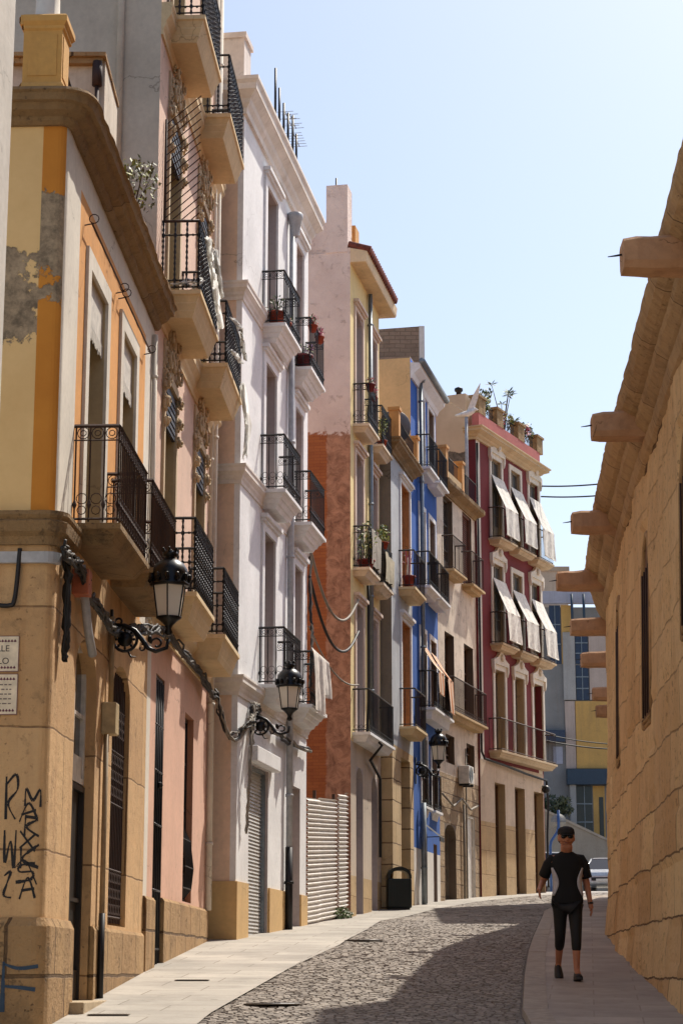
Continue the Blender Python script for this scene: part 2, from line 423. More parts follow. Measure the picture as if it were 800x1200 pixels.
        def bars(p, q):
            L = math.hypot(q[0]-p[0], q[1]-p[1]); n = max(2, int(round(L/{'scroll': .13, 'plain': .12, 'ornate': .15, 'thin': .11}[kind]))); ax = 'y' if abs(q[0]-p[0]) > abs(q[1]-p[1]) else 'x'
            for i in range(n+1):
                t_ = i/n; x, yy = lerp(p[0], q[0], t_), lerp(p[1], q[1], t_)
                if kind == 'ornate':
                    zs, rs = [], []
                    for k in range(25):
                        f = k/24; zs.append(z+.03+f*(h-.03)); rr_ = .011+(.009 if k % 2 else 0)
                        if .1 < f < .14 or .76 < f < .8: rr_ = .032
                        rs.append(rr_)
                    r.tube([(x, yy, q_) for q_ in zs], rs, 5, False)
                else:
                    r.tube([(x, yy, z+.02), (x, yy, zt)], .009 if kind != 'thin' else .007, 4, False)
                    if kind == 'scroll' : r.lathe([(.008, -.05), (.026, 0), (.008, .05)], (x, yy, z+.2), 5)
                if i < n:
                    xm, ym = lerp(p[0], q[0], (i+.5)/n), lerp(p[1], q[1], (i+.5)/n); hw = L/n/2
                    if kind == 'scroll':
                        r.ring((xm, ym, zt-.075), hw*.82, .006, 10, ax, 3); r.ring((xm, ym, zt-.075), hw*.4, .006, 7, ax, 3)
                        r.ring((xm, ym, z+.26), hw*.75, .006, 9, ax, 3); r.ring((xm, ym, z+.14), hw*.6, .006, 8, ax, 3)
                    if kind == 'plain': r.ring((xm, ym, z+.12), hw*.7, .006, 8, ax, 3)
                    if kind == 'ornate':
                        for zz in (z+.14, z+.8): r.ball((xm, ym, zz), .02, 5, 3)
                        if ax == 'y':                       # cast lattice band on the long front
                            for q_ in range(9):
                                zz = z+.2+q_*.066; r.tube([(xm-hw, ym, zz), (xm, ym, zz+.033), (xm+hw, ym, zz)], .012, 4, False)
                            r.ring((xm, ym, z+.9), hw*.7, .008, 9, ax, 3)
        bars((A, -.02), (A, y)); bars((A, y), (B, y)); bars((B, y), (B, -.02))
        for zz, tr in ((zt, .02), (z+.05, .013))+(((z+.15, .012), (z+.8, .012)) if kind == 'ornate' else ((zt-.15, .008),) if kind == 'scroll' else ()):
            for p, q in (((A, 0), (A, y)), ((A, y), (B, y)), ((B, y), (B, 0))):
                r.tube([(p[0], p[1], zz), (q[0], q[1], zz)], tr, 4)
        rl = r.build('railing', iron, sl_)
        return sl_
    def cornice(s, path, prof, mat, name='cornice', rough=0):
        if rough:
            P = []
            for (xa, ya), (xb, yb) in zip(path, path[1:]):
                L = math.hypot(xb-xa, yb-ya); n = max(1, int(L/.09)) if xb > xa-.01 and L < 8 else 1
                for k in range(n): P.append((lerp(xa, xb, k/n), lerp(ya, yb, k/n)))
            path = P+[path[-1]]
        m = MB(); m.sweep(path, prof)
        if rough: m.v = [(x+noise.noise(Vector((x*4, y*4, z*7)))*rough, y+noise.noise(Vector((x*5, y*5, z*9+4)))*rough, z+noise.noise(Vector((x*3+8, y*3, z*5)))*rough*.7) for x, y, z in m.v]
        return s.part(m, name, mat)
    def pipe(s, x, z0, z1, mat, r=.05, y=-.07, hopper=False, name='downpipe'):
        m = MB(); m.tube([(x, y, z0), (x, y, z1)], r, 10)
        z = z0+1
        while z < z1-.3: m.tube([(x, y, z), (x, y, z+.05)], r*1.25, 10); z += 2.2
        if hopper: m.lathe([(r*1.1, -.35), (r*1.3, -.3), (.13, 0), (.15, .02), (.15, .12), (.12, .13)], (x, y-.05, z1), 10)
        return s.part(m, name, mat)

def moulding(p, z0, z1):
    """closed classical cornice profile of projection p between z0 and z1"""
    h = z1-z0
    return [(-.02, z0), (p*.18, z0), (p*.2, z0+h*.18), (p*.38, z0+h*.3), (p*.45, z0+h*.42), (p*.8, z0+h*.6), (p*.86, z0+h*.62), (p*.86, z0+h*.8), (p, z0+h*.9), (p, z1), (-.02, z1)]

# ---- house 0: pale corner building at the left edge, across the side street
H0 = House('corner_house', 'pale whitewashed building edge closest to the viewer at the far left', 'house', (-2.55, 3), (-2.09, 12), -1.5)
M0 = plaster('whitewash', (214, 208, 200), (150, 142, 132), .25, .3, .2)
H0.wall(0, H0.L, -2.2, 12, 7, [M0, M0], holes=[(1.0, 2.2, 4, 6.6, .25, 1), (5, 6.2, 4, 6.6, .25, 1), (1.0, 2.2, -1.5, 1.3, .25, 1), (5, 6.2, -1.5, 1.3, .25, 1)])
for a in (1.0, 5): H0.window(a, a+1.2, 4, 6.6, .25, WHITEW); H0.window(a, a+1.2, -1.5, 1.3, .25, WOODB)
H0.cornice([(0, 7), (0, 0), (H0.L, 0), (H0.L, 7)], moulding(.3, 11.6, 12.1), M0)

# ---- house 1: ochre corner house with stone ground floor
P1a, P1b = (-2.72, 20), (-2.48, 25.8)
H1 = House('ochre_corner_house', 'two-storey orange and ochre corner house with stone ground floor and graffiti, nearest on the left', 'house', P1a, P1b, -.5)
OCH = plaster('apricot_render', (226, 160, 84), (150, 96, 50), .3, .2, .25)
DOCH = plaster('deep_ochre', (200, 132, 50), (120, 80, 40), .2, .2, .15)
CREAM = plaster('cream_render', (218, 190, 128), (150, 120, 80), .25, .2, .15)
WTRIM = plaster('white_trim', (226, 218, 204), (150, 136, 118), .3, .15, .3)
ST1 = stone('corner_stone', (216, 178, 130), (192, 152, 106), 2.2, 1.15, (120, 90, 60), .012, .7, (104, 74, 48), .7, .55, .5)
ST1B = stone('plinth_stone', (186, 152, 108), (160, 126, 86), 1.1, .55, (80, 58, 38), .02, .9, (66, 46, 30), .6, .5, .9)
CORN = stone('weathered_cornice', (166, 138, 98), (146, 116, 78), 3.0, 2.0, (80, 62, 44), .01, .9, (60, 48, 36), .85, .5, .9)
# corner face with a patch of fallen paint: render mixed by noise above a given height
def patchy(name, A, B, lo, hi, sc=1.3, grey=(176, 156, 128)):
    if name in MC: return MC[name]
    t = NT(name); v = t.coords(); sp = t.n('ShaderNodeSeparateXYZ'); t.l(v, sp.inputs[0])
    n = t.noise(v, sc, 8, .66); d = t.noise(v, 8, 6, .7)
    band = t.math('MULTIPLY', t.ramp(sp.outputs[2], lo-.5, lo+.1), t.ramp(sp.outputs[2], hi+.1, hi-.35))
    k = t.math('ADD', t.math('MULTIPLY', band, .45), n); msk = t.ramp(k, .8, .815)
    bare = t.mix(t.ramp(d, .35, .65), lin(grey), lin(scale(grey, .62)))
    col = t.mix(t.ramp(n, .3, .7), lin(A), lin(B)); col = t.mix(msk, col, bare)
    t.bump(t.math('SUBTRACT', t.math('MULTIPLY', d, .3), msk), .6, .02)
    MC[name] = t.done(col, .9); return MC[name]
PO = patchy('peeling_ochre', (206, 138, 52), (190, 122, 42), 6.5, 7.85)
PC = patchy('peeling_cream', (234, 200, 142), (218, 182, 124), 6.1, 7.3)
holes1 = [(.6, 1.75, 4.42, 7.33, .28, 3), (2.98, 4.05, 4.42, 7.42, .28, 3), (.5, 1.85, -1, 3.42, .2, 5, .45), (3.0, 4.35, .52, 3.5, .42, 5, .35)]
S0 = -.75
H1.wall(S0, 5.8, -1.2, 8.62, 9, [OCH, WTRIM, DOCH, plaster('reveal_tan', (196, 172, 132), amt=.2), ST1, ST1, ST1B, PO], holes=holes1,
        zones=[(S0, 5.8, -1.2, 4.28, 4), (S0, 5.8, -1.2, .48, 6), (S0, 0, 4.28, 8.62, 1), (5.0, 5.8, 4.28, 8.62, 1), (S0, 5.8, 8.0, 8.62, 1)], side=4, roof=2, sy0=.1, left_grid=[(8.8, 9, 0, 1, 4)])
# rounded corner and side-street face
arc = [(-.75-.1*math.sin(R(a)), .1-.1*math.cos(R(a))) for a in (90, 72, 54, 36, 18, 0)]
def band(p0, p1, z0, z1, mi, m): m.mat(mi).quad((p0[0], p0[1], z0), (p1[0], p1[1], z0), (p1[0], p1[1], z1), (p0[0], p0[1], z1))
m = MB()
for i in range(5):
    band(arc[i], arc[i+1], 4.28, 8.62, 1 if i > 2 else 0, m); band(arc[i], arc[i+1], -1.2, 4.28, 2, m)
band((-.85, 9), (-.85, .25), 4.28, 8.62, 3, m); band((-.85, .25), (-.85, .1), 4.28, 8.62, 0, m); band((-.85, 9), (-.85, .1), -1.2, 4.28, 2, m)
H1.part(m, 'corner_wall', [PO, WTRIM, ST1, PC])
m = MB(); pl = [(-.85, 9)]+arc+[(.5, 0)]
m.sweep(pl, [(-.02, -1.2), (.06, -1.2), (.06, .42), (.02, .5), (-.02, .5)]); H1.part(m, 'plinth', ST1B); m = MB(); m.sweep([(1.85, 0), (5.7, 0)], [(-.02, -1.2), (.045, -1.2), (.045, .44), (.02, .48), (-.02, .48)])
H1.part(m, 'plinth', ST1B)
cpath = [(-.85, 9)]+arc+[(5.85, 0)]
H1.cornice(cpath, [(-.02, 8.34), (.04, 8.34), (.08, 8.38), (.09, 8.42), (.17, 8.46), (.2, 8.52), (.25, 8.53), (.27, 8.6), (.3, 8.62), (.28, 8.66), (-.02, 8.66)], CORN, rough=.018)
H1.cornice(cpath[:-1]+[(-.02, 0)], [(-.02, 4.02), (.04, 4.02), (.05, 4.1), (.1, 4.14), (.12, 4.24), (.09, 4.26), (.12, 4.3), (.12, 4.34), (-.02, 4.36)], CORN, 'string_course')
for a, b, c, d in ((.6, 1.75, 4.42, 7.33), (2.98, 4.05, 4.42, 7.42)):
    H1.surround(a, b, c, d, .2, WTRIM, .035); H1.window(a, b, c, d, .28, WOODG)
    m = MB(); m.box(a+.002, b-.002, .03, .1, d-.5, d-.002)
    for k in range(26): x = lerp(a, b, (k+.5)/26); m.box(x-.016, x+.016, .02, .028, d-.62-random.random()*.06, d-.5)
    H1.part(m, 'blind_box', plain('white_canvas', (206, 200, 190), .8))
H1.window(.5, 1.85, 1.95, 3.4, .18, WHITEW, bars=2); H1.window(.5, 1.85, -.45, 1.93, .17, plain('dark_door', (34, 28, 24), .5), plain('dark_door2', (26, 22, 20), .5), name='door', bars=2)
H1.window(3.0, 4.35, .52, 3.48, .42, WOODB)
m = MB()
for k in range(11):
    x = 3.06+k*.123; m.tube([(x, .06, .55), (x, .06, 3.42)], .011, 5, False)
for z in (.62, 1.15, 1.9, 2.5, 3.0): m.tube([(3.0, .06, z), (4.35, .06, z)], .014, 4)
for z0, z1 in ((.62, 1.15), (1.95, 2.5), (2.7, 3.0)):
    for k in range(10):
        x = 3.12+k*.123
        for q in range(3): m.ring((x, .055, lerp(z0, z1, (q+.5)/3)), .055, .008, 9, 'y', 3)
H1.part(m, 'window_grille', RUSTY)
H1.balcony(-.02, 2.1, .5, 4.42, CORN, 'scroll', .2, 1.02, RUSTY); H1.balcony(2.5, 4.75, .5, 4.46, CORN, 'scroll', .2, 1.02, RUSTY)
# door step
m = MB(); m.box(.35, 2.0, -.2, .4, -1, -.28); H1.part(m, 'doorstep', stone('step_stone', (190, 170, 140), (180, 160, 130), 1.4, .5), .01)
# pipes and meter box
H1.pipe(2.28, -.5, 2.8, plain('painted_pipe', (150, 128, 96), .6), .03, -.05); H1.pipe(2.52, 2.85, 3.9, plain('painted_pipe', (150, 128, 96), .6), .03, -.05)
H1.pipe(2.1, -.45, .62, IRON, .035, -.08, name='drain_pipe')
m = MB(); m.box(2.2, 2.45, -.16, -.002, 2.55, 2.9); H1.part(m, 'meter_box', plain('meter_box', (178, 158, 120), .6), .01)
m = MB(); m.tube([(.3, -.06, 4.05), (.35, -.1, 3.7), (.6, -.1, 3.42), (.8, -.12, 3.2)], .045, 8); H1.part(m, 'down_spout', PVC)
m = MB(); m.box(.12, .34, -.17, -.002, 3.72, 3.98); H1.part(m, 'junction_box', plain('junction', (176, 96, 60), .6), .01)
H1.pipe(5.6, 4.4, 8.2, WTRIM, .035, -.04)
# grey conduit and cable loop around the corner
m = MB(); m.sweep([(x, y) for x, y in cpath[:-1]], [(.0, 3.84), (.05, 3.84), (.05, 3.95), (.0, 3.95)]); H1.part(m, 'conduit', PVC)
# washing line hooks above the windows
for a in (.25, 2.65):
    m = MB(); m.tube([(a, -.08, 7.72), (a+2.2, -.08, 7.74)], .01, 5)
    for x in (a, a+2.2):
        m.tube([(x, 0, 7.7), (x, -.1, 7.72)], .008, 4); m.ring((x, -.1, 7.77), .05, .007, 10, 'x', 3)
    H1.part(m, 'curtain_rod', RUSTY)
# graffiti strokes on the corner face (local x = -.853 plane, y runs inward)
def stroke(m, pts, wd, x=-.853):
    P = []
    for i in range(len(pts)-1):
        a, b = pts[max(i-1, 0)], pts[i]; c, d = pts[i+1], pts[min(i+2, len(pts)-1)]
        for k in range(5):
            t_ = k/5; t2, t3 = t_*t_, t_**3
            P.append(tuple(.5*((2*b[j])+(-a[j]+c[j])*t_+(2*a[j]-5*b[j]+4*c[j]-d[j])*t2+(-a[j]+3*b[j]-3*c[j]+d[j])*t3) for j in (0, 1)))
    P.append(pts[-1])
    for i in range(len(P)-1):
        (a, b), (c, d) = P[i], P[i+1]; L = math.hypot(c-a, d-b)+1e-6; wv_ = wd*(.55+.8*abs(math.sin(i*.37+a*9))); nx, ny = -(d-b)/L*wv_/2, (c-a)/L*wv_/2
        xo = x-.0004*(i % 5)
        m.quad((xo, a+nx, b+ny), (xo, c+nx, d+ny), (xo, c-nx, d-ny), (xo, a-nx, b-ny))
# helper: photo-left is larger y (inward). u = metres left of the corner
GR = [[(.62, 1.72), (.47, 1.82), (.44, 1.68), (.58, 1.55), (.46, 1.4)], [(.62, 1.8), (.61, 1.4)], [(.62, 1.3), (.6, 1.0), (.52, 1.2), (.46, .95), (.44, 1.3)], [(.6, .88), (.5, .92), (.56, .8), (.6, .7), (.48, .68)], [(.62, .45), (.44, .44)]]
SPRAY = plain('black_spray', (22, 20, 22), .7)
for grp in (GR[0:2], GR[2:3], GR[3:4], GR[4:5]):
    m = MB()
    for s_ in grp: stroke(m, [((u-.44)*.6+.28, z_) for u, z_ in s_], .02)
    H1.part(m, 'graffiti', SPRAY, label='large black letter sprayed at the edge of the corner stone')
m = MB(); G2 = 0
GL = {'M': [[(0, 0), (.05, 1), (.5, .35), (.95, 1), (1, 0)]], 'A': [[(0, 0), (.5, 1), (1, 0)], [(.1, .4), (.95, .45)]], 'R': [[(.1, 0), (.15, 1)], [(.1, 1), (.9, .85), (.2, .5), (1, 0)]],
      'K': [[(.1, 0), (.1, 1)], [(1, 1), (.15, .45), (1, -.1)]], 'S': [[(1, .9), (.2, .9), (.2, .55), (.9, .45), (.8, .05), (0, 0)]], 'X': [[(0, 0), (1, 1)], [(0, 1), (1, 0)]]}
zz = 1.68; rg = random.Random(4)
for k, ch in enumerate('MARXKSA'):
    hgt = rg.uniform(.15, .2); wid = rg.uniform(.2, .28); sl_ = rg.uniform(-.25, .25); off = rg.uniform(.05, .12)
    for st__ in GL[ch]: stroke(m, [(off+wid*(1-p)-.02, zz-hgt+q*hgt+(p-.5)*sl_*.2) for p, q in st__], .026)
    zz -= hgt*.8
stroke(m, [(.36, .95), (.22, 1.02), (.06, .8)], .014)
m.v = [(x, y if i < G2 else y*.7+.03, z) for i, (x, y, z) in enumerate(m.v)]
H1.part(m, 'graffiti', plain('black_spray', (22, 20, 22), .7), label='vertical black graffiti tag sprayed on the corner stone')
m = MB()
for s_ in ([(.34, .1), (.34, -.35)], [(.34, .08), (.2, .04), (.02, .06)], [(.34, -.12), (.2, -.13), (.04, -.15)]): stroke(m, s_, .035, -.915)
H1.part(m, 'graffiti', plain('blue_spray', (44, 66, 88), .7), label='blue-grey spray lines low on the corner plinth')

# roof things on house 1
def W(h, x, y, z): return tuple(h.world(x, y, z))
def pedestal():
    c = H1.world(-.6, .3, 8.62); o = empty('roof_pedestal', c, 'ochre moulded pedestal standing on the corner of the orange roof terrace', 'pedestal', H1.a)
    oc = plaster('pedestal_render', (212, 164, 92), (140, 96, 50), .35, .2, .3)
    sq = lambda q: [(-q, q), (-q, -q), (q, -q), (q, q), (-q, q)]
    m = MB(); m.box(-.24, .24, -.24, .24, 0, .16); m.sweep(sq(.205), [(.035, .16), (.02, .2), (0, .23)], closed=False, caps=False); m.box(-.2, .2, -.2, .2, .16, .84)
    m.box(-.15, .15, -.208, -.2, .3, .76); m.box(-.208, -.2, -.15, .15, .3, .76); m.build('shaft', oc, o, bevel=.008)
    m = MB(); m.sweep(sq(.2), [(0, .8), (.02, .82), (.02, .85), (.05, .89), (.05, .95), (.03, .97)], closed=False, caps=False); m.box(-.23, .23, -.23, .23, .86, .965); m.build('cap', oc, o)
    m = MB(); m.lathe([(.15, .96), (.16, .99), (.13, 1.02), (.12, 1.5), (.11, 1.9)], n=16); m.build('column', WTRIM, o)
pedestal()
m = MB(); m.box(0, 2.6, 0, .9, 0, 1.7); c = H1.world(2.0, .25, 8.9)
# stair hood
o = empty('roof_hood', (-5.45, 22.1, 8.6), 'small white stair hood with stained flat eave on the orange house terrace', 'roof hood')
m = MB(); m.box(0, 2.68, 0, 1.3, 0, 1.85); m.build('wall', plaster('hood_plaster', (214, 202, 184), (140, 120, 96), .5, .4, .6), o)
m = MB(); m.box(-.1, 2.7, -.14, 1.32, 1.85, 1.9); m.box(1.2, 2.66, -.09, -.003, 1.78, 1.848); m.build('eave', ST1B, o)
m = MB(); m.tube([(2.6, -.08, 1.5), (2.6, -.08, 1.8)], .06, 8); m.tube([(2.6, -.08, .1), (2.6, -.08, 1.5)], .025, 8); m.build('drain_pipe', RUSTY, o)
m = MB()
for k in range(9): m.tube([(0, k*.14, 0), (0, k*.14, .75)], .01, 4)
m.tube([(0, 0, .75), (0, 1.12, .75)], .016, 5); m.tube([(0, 0, .1), (0, 1.12, .1)], .012, 5)
tag(m.build('roof_railing', IRON, loc=(-2.95, 20.2, 8.66)), 'short dark iron railing behind the ochre pedestal on the roof terrace', 'railing')

def foliage(m, c, r, n, sz, flat=1, rng=random, mats=1):
    for _ in range(n):
        while True:
            p = Vector((rng.uniform(-1, 1), rng.uniform(-1, 1), rng.uniform(-1, 1)))
            if p.length < 1: break
        p = Vector(c)+Vector((p.x*r[0], p.y*r[1], p.z*r[2]))
        a = Vector((rng.gauss(0, 1), rng.gauss(0, 1), rng.gauss(0, 1))).normalized(); b = a.orthogonal().normalized()
        s_ = sz*rng.uniform(.6, 1.3); m.mat(rng.randrange(mats))
        m.add([p-a*s_, p+b*s_*.45, p+a*s_, p-b*s_*.45], [(0, 1, 2, 3)])
    return m
def plant(name, label, loc, r, n, sz, mats, stems=4, h=None, cat='plant', group=None):
    o = empty(name, loc, label, cat, 0, group); m = MB(); rz = r[2]
    rs = random.Random(hash(label) % 1000 if False else len(label)*7+n); tips = []
    for k in range(stems):
        a = rs.uniform(0, 2*PI); q = rs.uniform(.3, .9); tip = (math.cos(a)*r[0]*q, math.sin(a)*r[1]*q, rz*rs.uniform(.9, 1.8)); tips.append(tip)
        m.tube([(0, 0, 0), (tip[0]*.5, tip[1]*.5, tip[2]*.5), tip], [.012, .009, .004], 5)
    m.build('stem', BARK, o); f = MB()
    foliage(f, (0, 0, rz), r, n//2, sz, rng=rs, mats=len(mats))
    for tp in tips: foliage(f, tp, (r[0]*.4, r[1]*.4, rz*.35), n//(2*stems), sz, rng=rs, mats=len(mats))
    f.build('leaves', mats, o); return o
plant('wild_shrub', 'straggly olive shrub growing out of the stained cornice of the orange house', (-2.42, 22.3, 8.66), (.32, .55, .3), 420, .035, [LEAFO, LEAFY], 7)

# street name tiles
def tile(label, z, rows, h):
    o = empty('street_sign', tuple(H1.world(-.854, .5, z)), label, 'sign', H1.a)
    m = MB(); m.box(-.012, 0, -.19, .3, 0, h); m.build('tile', plain('tile_glaze', (226, 212, 186), .3), o)
    m = MB()
    for zz in (.045, h-.045):
        for k in range(16): y = -.165+k*.03; m.quad((-.0135, y, zz-.01), (-.0135, y+.015, zz+.012), (-.0135, y+.03, zz-.01), (-.0135, y+.015, zz-.018))
    for zz in (.0, h-.006): m.box(-.0136, -.012, -.19, .3, zz, zz+.006)
    for y in (-.19, .294): m.box(-.0136, -.012, y, y+.006, 0, h)
    m.build('border', plain('maroon_glaze', (96, 34, 60), .3), o)
    mt = plain('lettering', (44, 36, 40), .4)
    for txt, zz, s_, yo in rows:
        cu = bpy.data.curves.new('lettering', 'FONT'); cu.body = txt; cu.size = s_; cu.extrude = .0006; cu.align_x = 'RIGHT'; cu.align_y = 'CENTER'
        t_ = bpy.data.objects.new('lettering', cu); COL.objects.link(t_); t_.parent = o
        t_.rotation_euler = (PI/2, 0, -PI/2); t_.location = (-.0145, yo, zz); cu.materials.append(mt)
        bpy.context.view_layer.update(); me_ = bpy.data.meshes.new_from_object(t_); q_ = bpy.data.objects.new('lettering', me_); COL.objects.link(q_); q_.parent = o; q_.rotation_euler = t_.rotation_euler; q_.location = t_.location; bpy.data.objects.remove(t_)
    return o
tile('upper street name tile with dark letters and a maroon wavy border on the corner house', 2.79, [('CALLE', .22, .085, -.1), ('LO', .1, .085, -.1)], .345)
o = tile('lower tile plaque with small illegible lines beneath the street name tile', 2.38, [], .39)
m = MB()
for k in range(5):
    y = -.13
    for q in range(7): L = random.uniform(.02, .05); m.box(-.0136, -.012, y, y+L, .1+k*.045, .112+k*.045); y += L+.012
m.build('text_lines', plain('tile_ink', (120, 104, 96), .5), o)

# ---- house 2: pink house with ornate balconies
P2b = (-2.13, 32.4)
H2 = House('pink_house', 'tall pale pink house with heavy cream moulded balconies and lacy black railings', 'house', P1b, P2b, 0)
PK = plaster('pale_pink', (226, 192, 170), (150, 124, 104), .25, .2, .2)
PKG = plaster('salmon_pink', (224, 180, 156), (170, 130, 110), .3, .25, .3)
CRM = plaster('cream_moulding', (226, 200, 156), (160, 124, 84), .25, .2, .25)
GREYW = plaster('grey_party_wall', (208, 196, 178), (150, 138, 124), .3, .3, .3)
RV = plaster('reveal_tan', (196, 172, 132), amt=.2)
NW2 = [(.95, 2.05), (4.3, 5.4)]
h2 = [(.8, 1.6, -.2, 3.86, .1, 5), (3.8, 4.8, 1.0, 3.72, .17, 5)]
for a, b in NW2:
    for z0, z1 in ((4.95, 7.95), (9.1, 11.9), (13.2, 16.1)): h2.append((a, b, z0, z1, .3, 3))
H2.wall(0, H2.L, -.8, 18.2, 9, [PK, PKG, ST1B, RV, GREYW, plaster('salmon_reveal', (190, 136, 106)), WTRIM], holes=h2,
        zones=[(0, H2.L, -.8, 4.6, 1), (0, H2.L, -.8, .92, 2), (0, .32, .0, 4.6, 6)], side=4, roof=4)
m = MB(); m.sweep([(0, 0), (.8, 0)], [(-.02, -.8), (.05, -.8), (.05, .9), (.02, .94), (-.02, .94)]); H2.part(m, 'plinth', ST1B); m = MB(); m.sweep([(1.6, 0), (H2.L, 0), (H2.L, .3)], [(-.02, -.8), (.05, -.8), (.05, .93), (.02, .97), (-.02, .97)]); H2.part(m, 'plinth', ST1B)
for z in (4.9, 9.05, 13.1):
    H2.cornice([(0.002, 0), (H2.L, 0), (H2.L, .4)], moulding(.16, z-.5, z-.02), CRM, 'string_course')
H2.cornice([(0, .5), (0, 0), (H2.L, 0), (H2.L, 1)], moulding(.45, 17.5, 18.2), CRM)
for a, b in NW2:
    for z0, z1 in ((4.95, 7.95), (9.1, 11.9), (13.2, 16.1)):
        H2.window(a, b, z0, z1, .3, WOODG); m = MB(); m.box(a+.003, b-.003, -.015, .03, z1-.62, z1-.003)
        for k in range(5): m.box(a+.1, b-.1, -.03, -.016, z1-.56+k*.1, z1-.51+k*.1)
        H2.part(m, 'blind', plain('dark_blind', (66, 68, 76), .6))
        m = MB(); m.box(a-.12, a, -.04, 0, z0, z1+.1).box(b, b+.12, -.04, 0, z0, z1+.1).box(a, b, -.06, 0, z1, z1+.12)
        mid = (a+b)/2                                   # carved overdoor: scrolls and leaf bosses
        for sg in (-1, 1):
            for (cx, cz, r_) in ((.2, .42, .15), (.48, .3, .17), (.62, -.05, .11), (.66, -.35, .09), (.3, .68, .1), (.64, -.62, .06)):
                c0 = (mid+sg*cx, -.07, z1+cz); pts = []
                for k in range(15): a_ = sg*k*.62+1; q = r_*(1-k/17); pts.append((c0[0]+q*math.cos(a_), c0[1]-.05*k/14, c0[2]+q*math.sin(a_)))
                m.tube(pts, [.027-.001*k for k in range(15)], 5)
                for k in range(11): a_ = k*.63+cx*9; q = r_*random.uniform(.5, 1.25); m.ball((c0[0]+q*math.cos(a_), -.035-random.random()*.03, c0[2]+q*math.sin(a_)), random.uniform(.016, .034), 6, 4, random.uniform(.7, 1.5), .9, random.uniform(.7, 1.8))
        m.ball((mid, -.05, z1+.62), .07, 8, 6, 1, .7, 2); m.ball((mid, -.06, z1+.3), .07, 8, 5, 1.6, .6, 1)
        m.box(a-.1, b+.1, -.03, 0, z1+.12, z1+.55)
        H2.part(m, 'carved_overdoor', plaster('carved_stucco', (206, 184, 150), (130, 100, 70), .5, .3, .3))
H2.window(.8, 1.6, -.2, 3.86, .09, plain('black_door', (20, 20, 22), .4), plain('black_door2', (16, 16, 18), .4), name='door', bars=2)
m = MB()
for k in range(5): m.tube([(.86+k*.17, .01, -.1), (.86+k*.17, .01, 3.8)], .014, 5)
for z in (.3, 1.05, 1.9, 2.6, 3.2): m.tube([(.8, .01, z), (1.6, .01, z)], .016, 5)
m.ball((1.2, -.02, 2.42), .045, 6, 4); H2.part(m, 'door_grille', IRON)
H2.window(3.8, 4.8, 1.0, 3.72, .16, plain('black_door', (20, 20, 22)), bars=4)
m = MB()
for k in range(8):
    x = 3.87+k*.125; m.tube([(x, .12, 3.1), (x, .12, 2.1), (x, .02, 1.9), (x, -.03, 1.5), (x, .0, 1.2), (x, .12, 1.05)], .012, 5, False)
for z, yy in ((1.2, 0), (1.5, -.03), (1.9, .02), (2.4, .12), (3.0, .12)): m.tube([(3.8, .12, z), (3.83, yy, z), (4.77, yy, z), (4.8, .12, z)], .012, 4)
for k in range(7): m.ring((3.93+k*.125, 0, 1.34), .05, .008, 8, 'y', 3)
H2.part(m, 'window_grille', IRON)
for z, spans in ((4.9, ((.55, 2.6), (4.0, 6.1))), (9.05, ((.45, 2.6), (3.85, 6.0))), (13.1, ((.45, 2.55), (3.8, 5.95)))):
    for a, b in spans: H2.balcony(a, b, .55, z, CRM, 'ornate', .36, 1.0, IRON, 3)
m = MB(); A = .49                                       # fan grille at the near side of the middle balcony
m.tube([(A, -.03, 10.05), (A, -.03, 11.55)], .02, 5); m.tube([(A, -.03, 10.05), (A, -.51, 10.05)], .022, 5)
for k in range(16):
    z = 9.75+k*.115; a0 = (A, -.03, z); b0 = (A, -.51, z+.42)
    if z < 10.07: f = (10.07-z)/.42; a0 = (A, lerp(-.03, -.51, f), 10.07)
    m.tube([a0, b0], .008, 4)
H2.part(m, 'side_grille', RUSTY)
H2.pipe(H2.L-.12, .95, 17.4, WTRIM, .05, -.06); H2.pipe(H2.L-.42, 4.9, 17.4, WTRIM, .035, -.04)
m = MB(); m.tube([(.0, .55, 8.9), (.0, .55, 17.9)], .05, 8); m.v = [(x-.06, y, z) for x, y, z in m.v]; H2.part(m, 'downpipe', GREYW)

# torn white netting on the middle balconies
def ragged(name, label, pts, mat, n=3, wd=.3):
    wd *= .5; n = 2
    m = MB(); rs = random.Random(len(label)*3)
    for P in pts:
        for q in range(n):
            off = Vector((rs.uniform(-.02, .02), rs.uniform(-.02, .02), rs.uniform(-.03, .03))); L = []
            for i in range(len(P)-1):
                for k in range(6):
                    f = k/6; p = Vector(P[i]).lerp(Vector(P[i+1]), f)+off; L.append(p)
            L.append(Vector(P[-1])+off); rows = []
            for i, p in enumerate(L):
                f = i/(len(L)-1); w_ = wd*(.35+.65*math.sin(PI*min(1, f*1.15)))*rs.uniform(.6, 1.1)
                rows.append([p+Vector((rs.gauss(0, .01)+.03*math.sin(k*1.9+i), -.03*math.cos(k*2.3+i*.7), (k-2)/4*w_*.6+rs.gauss(0, .02)) if abs((L[-1]-L[0]).z) < .5 else (math.cos(q+k)*.05+(k-2)/4*w_, .05*math.sin(k*2.2+i*.8), rs.gauss(0, .02))) for k in range(5)])
            o = len(m.v); m.v += [tuple(p) for r_ in rows for p in r_]
            for i in range(len(rows)-1):
                for k in range(4):
                    if rs.random() < .12: continue
                    m.f.append([o+i*5+k, o+i*5+k+1, o+i*5+5+k+1, o+i*5+5+k]); m.mi.append(0); m.sm.append(True)
    return m.build(name, mat)
t = NT('white_plastic'); tr = t.n('ShaderNodeBsdfTranslucent'); tr.inputs[0].default_value = (.9, .9, .88, 1); mx = t.n('ShaderNodeMixShader'); mx.inputs[0].default_value = .5; t.b.inputs['Base Color'].default_value = (.9, .9, .88, 1)
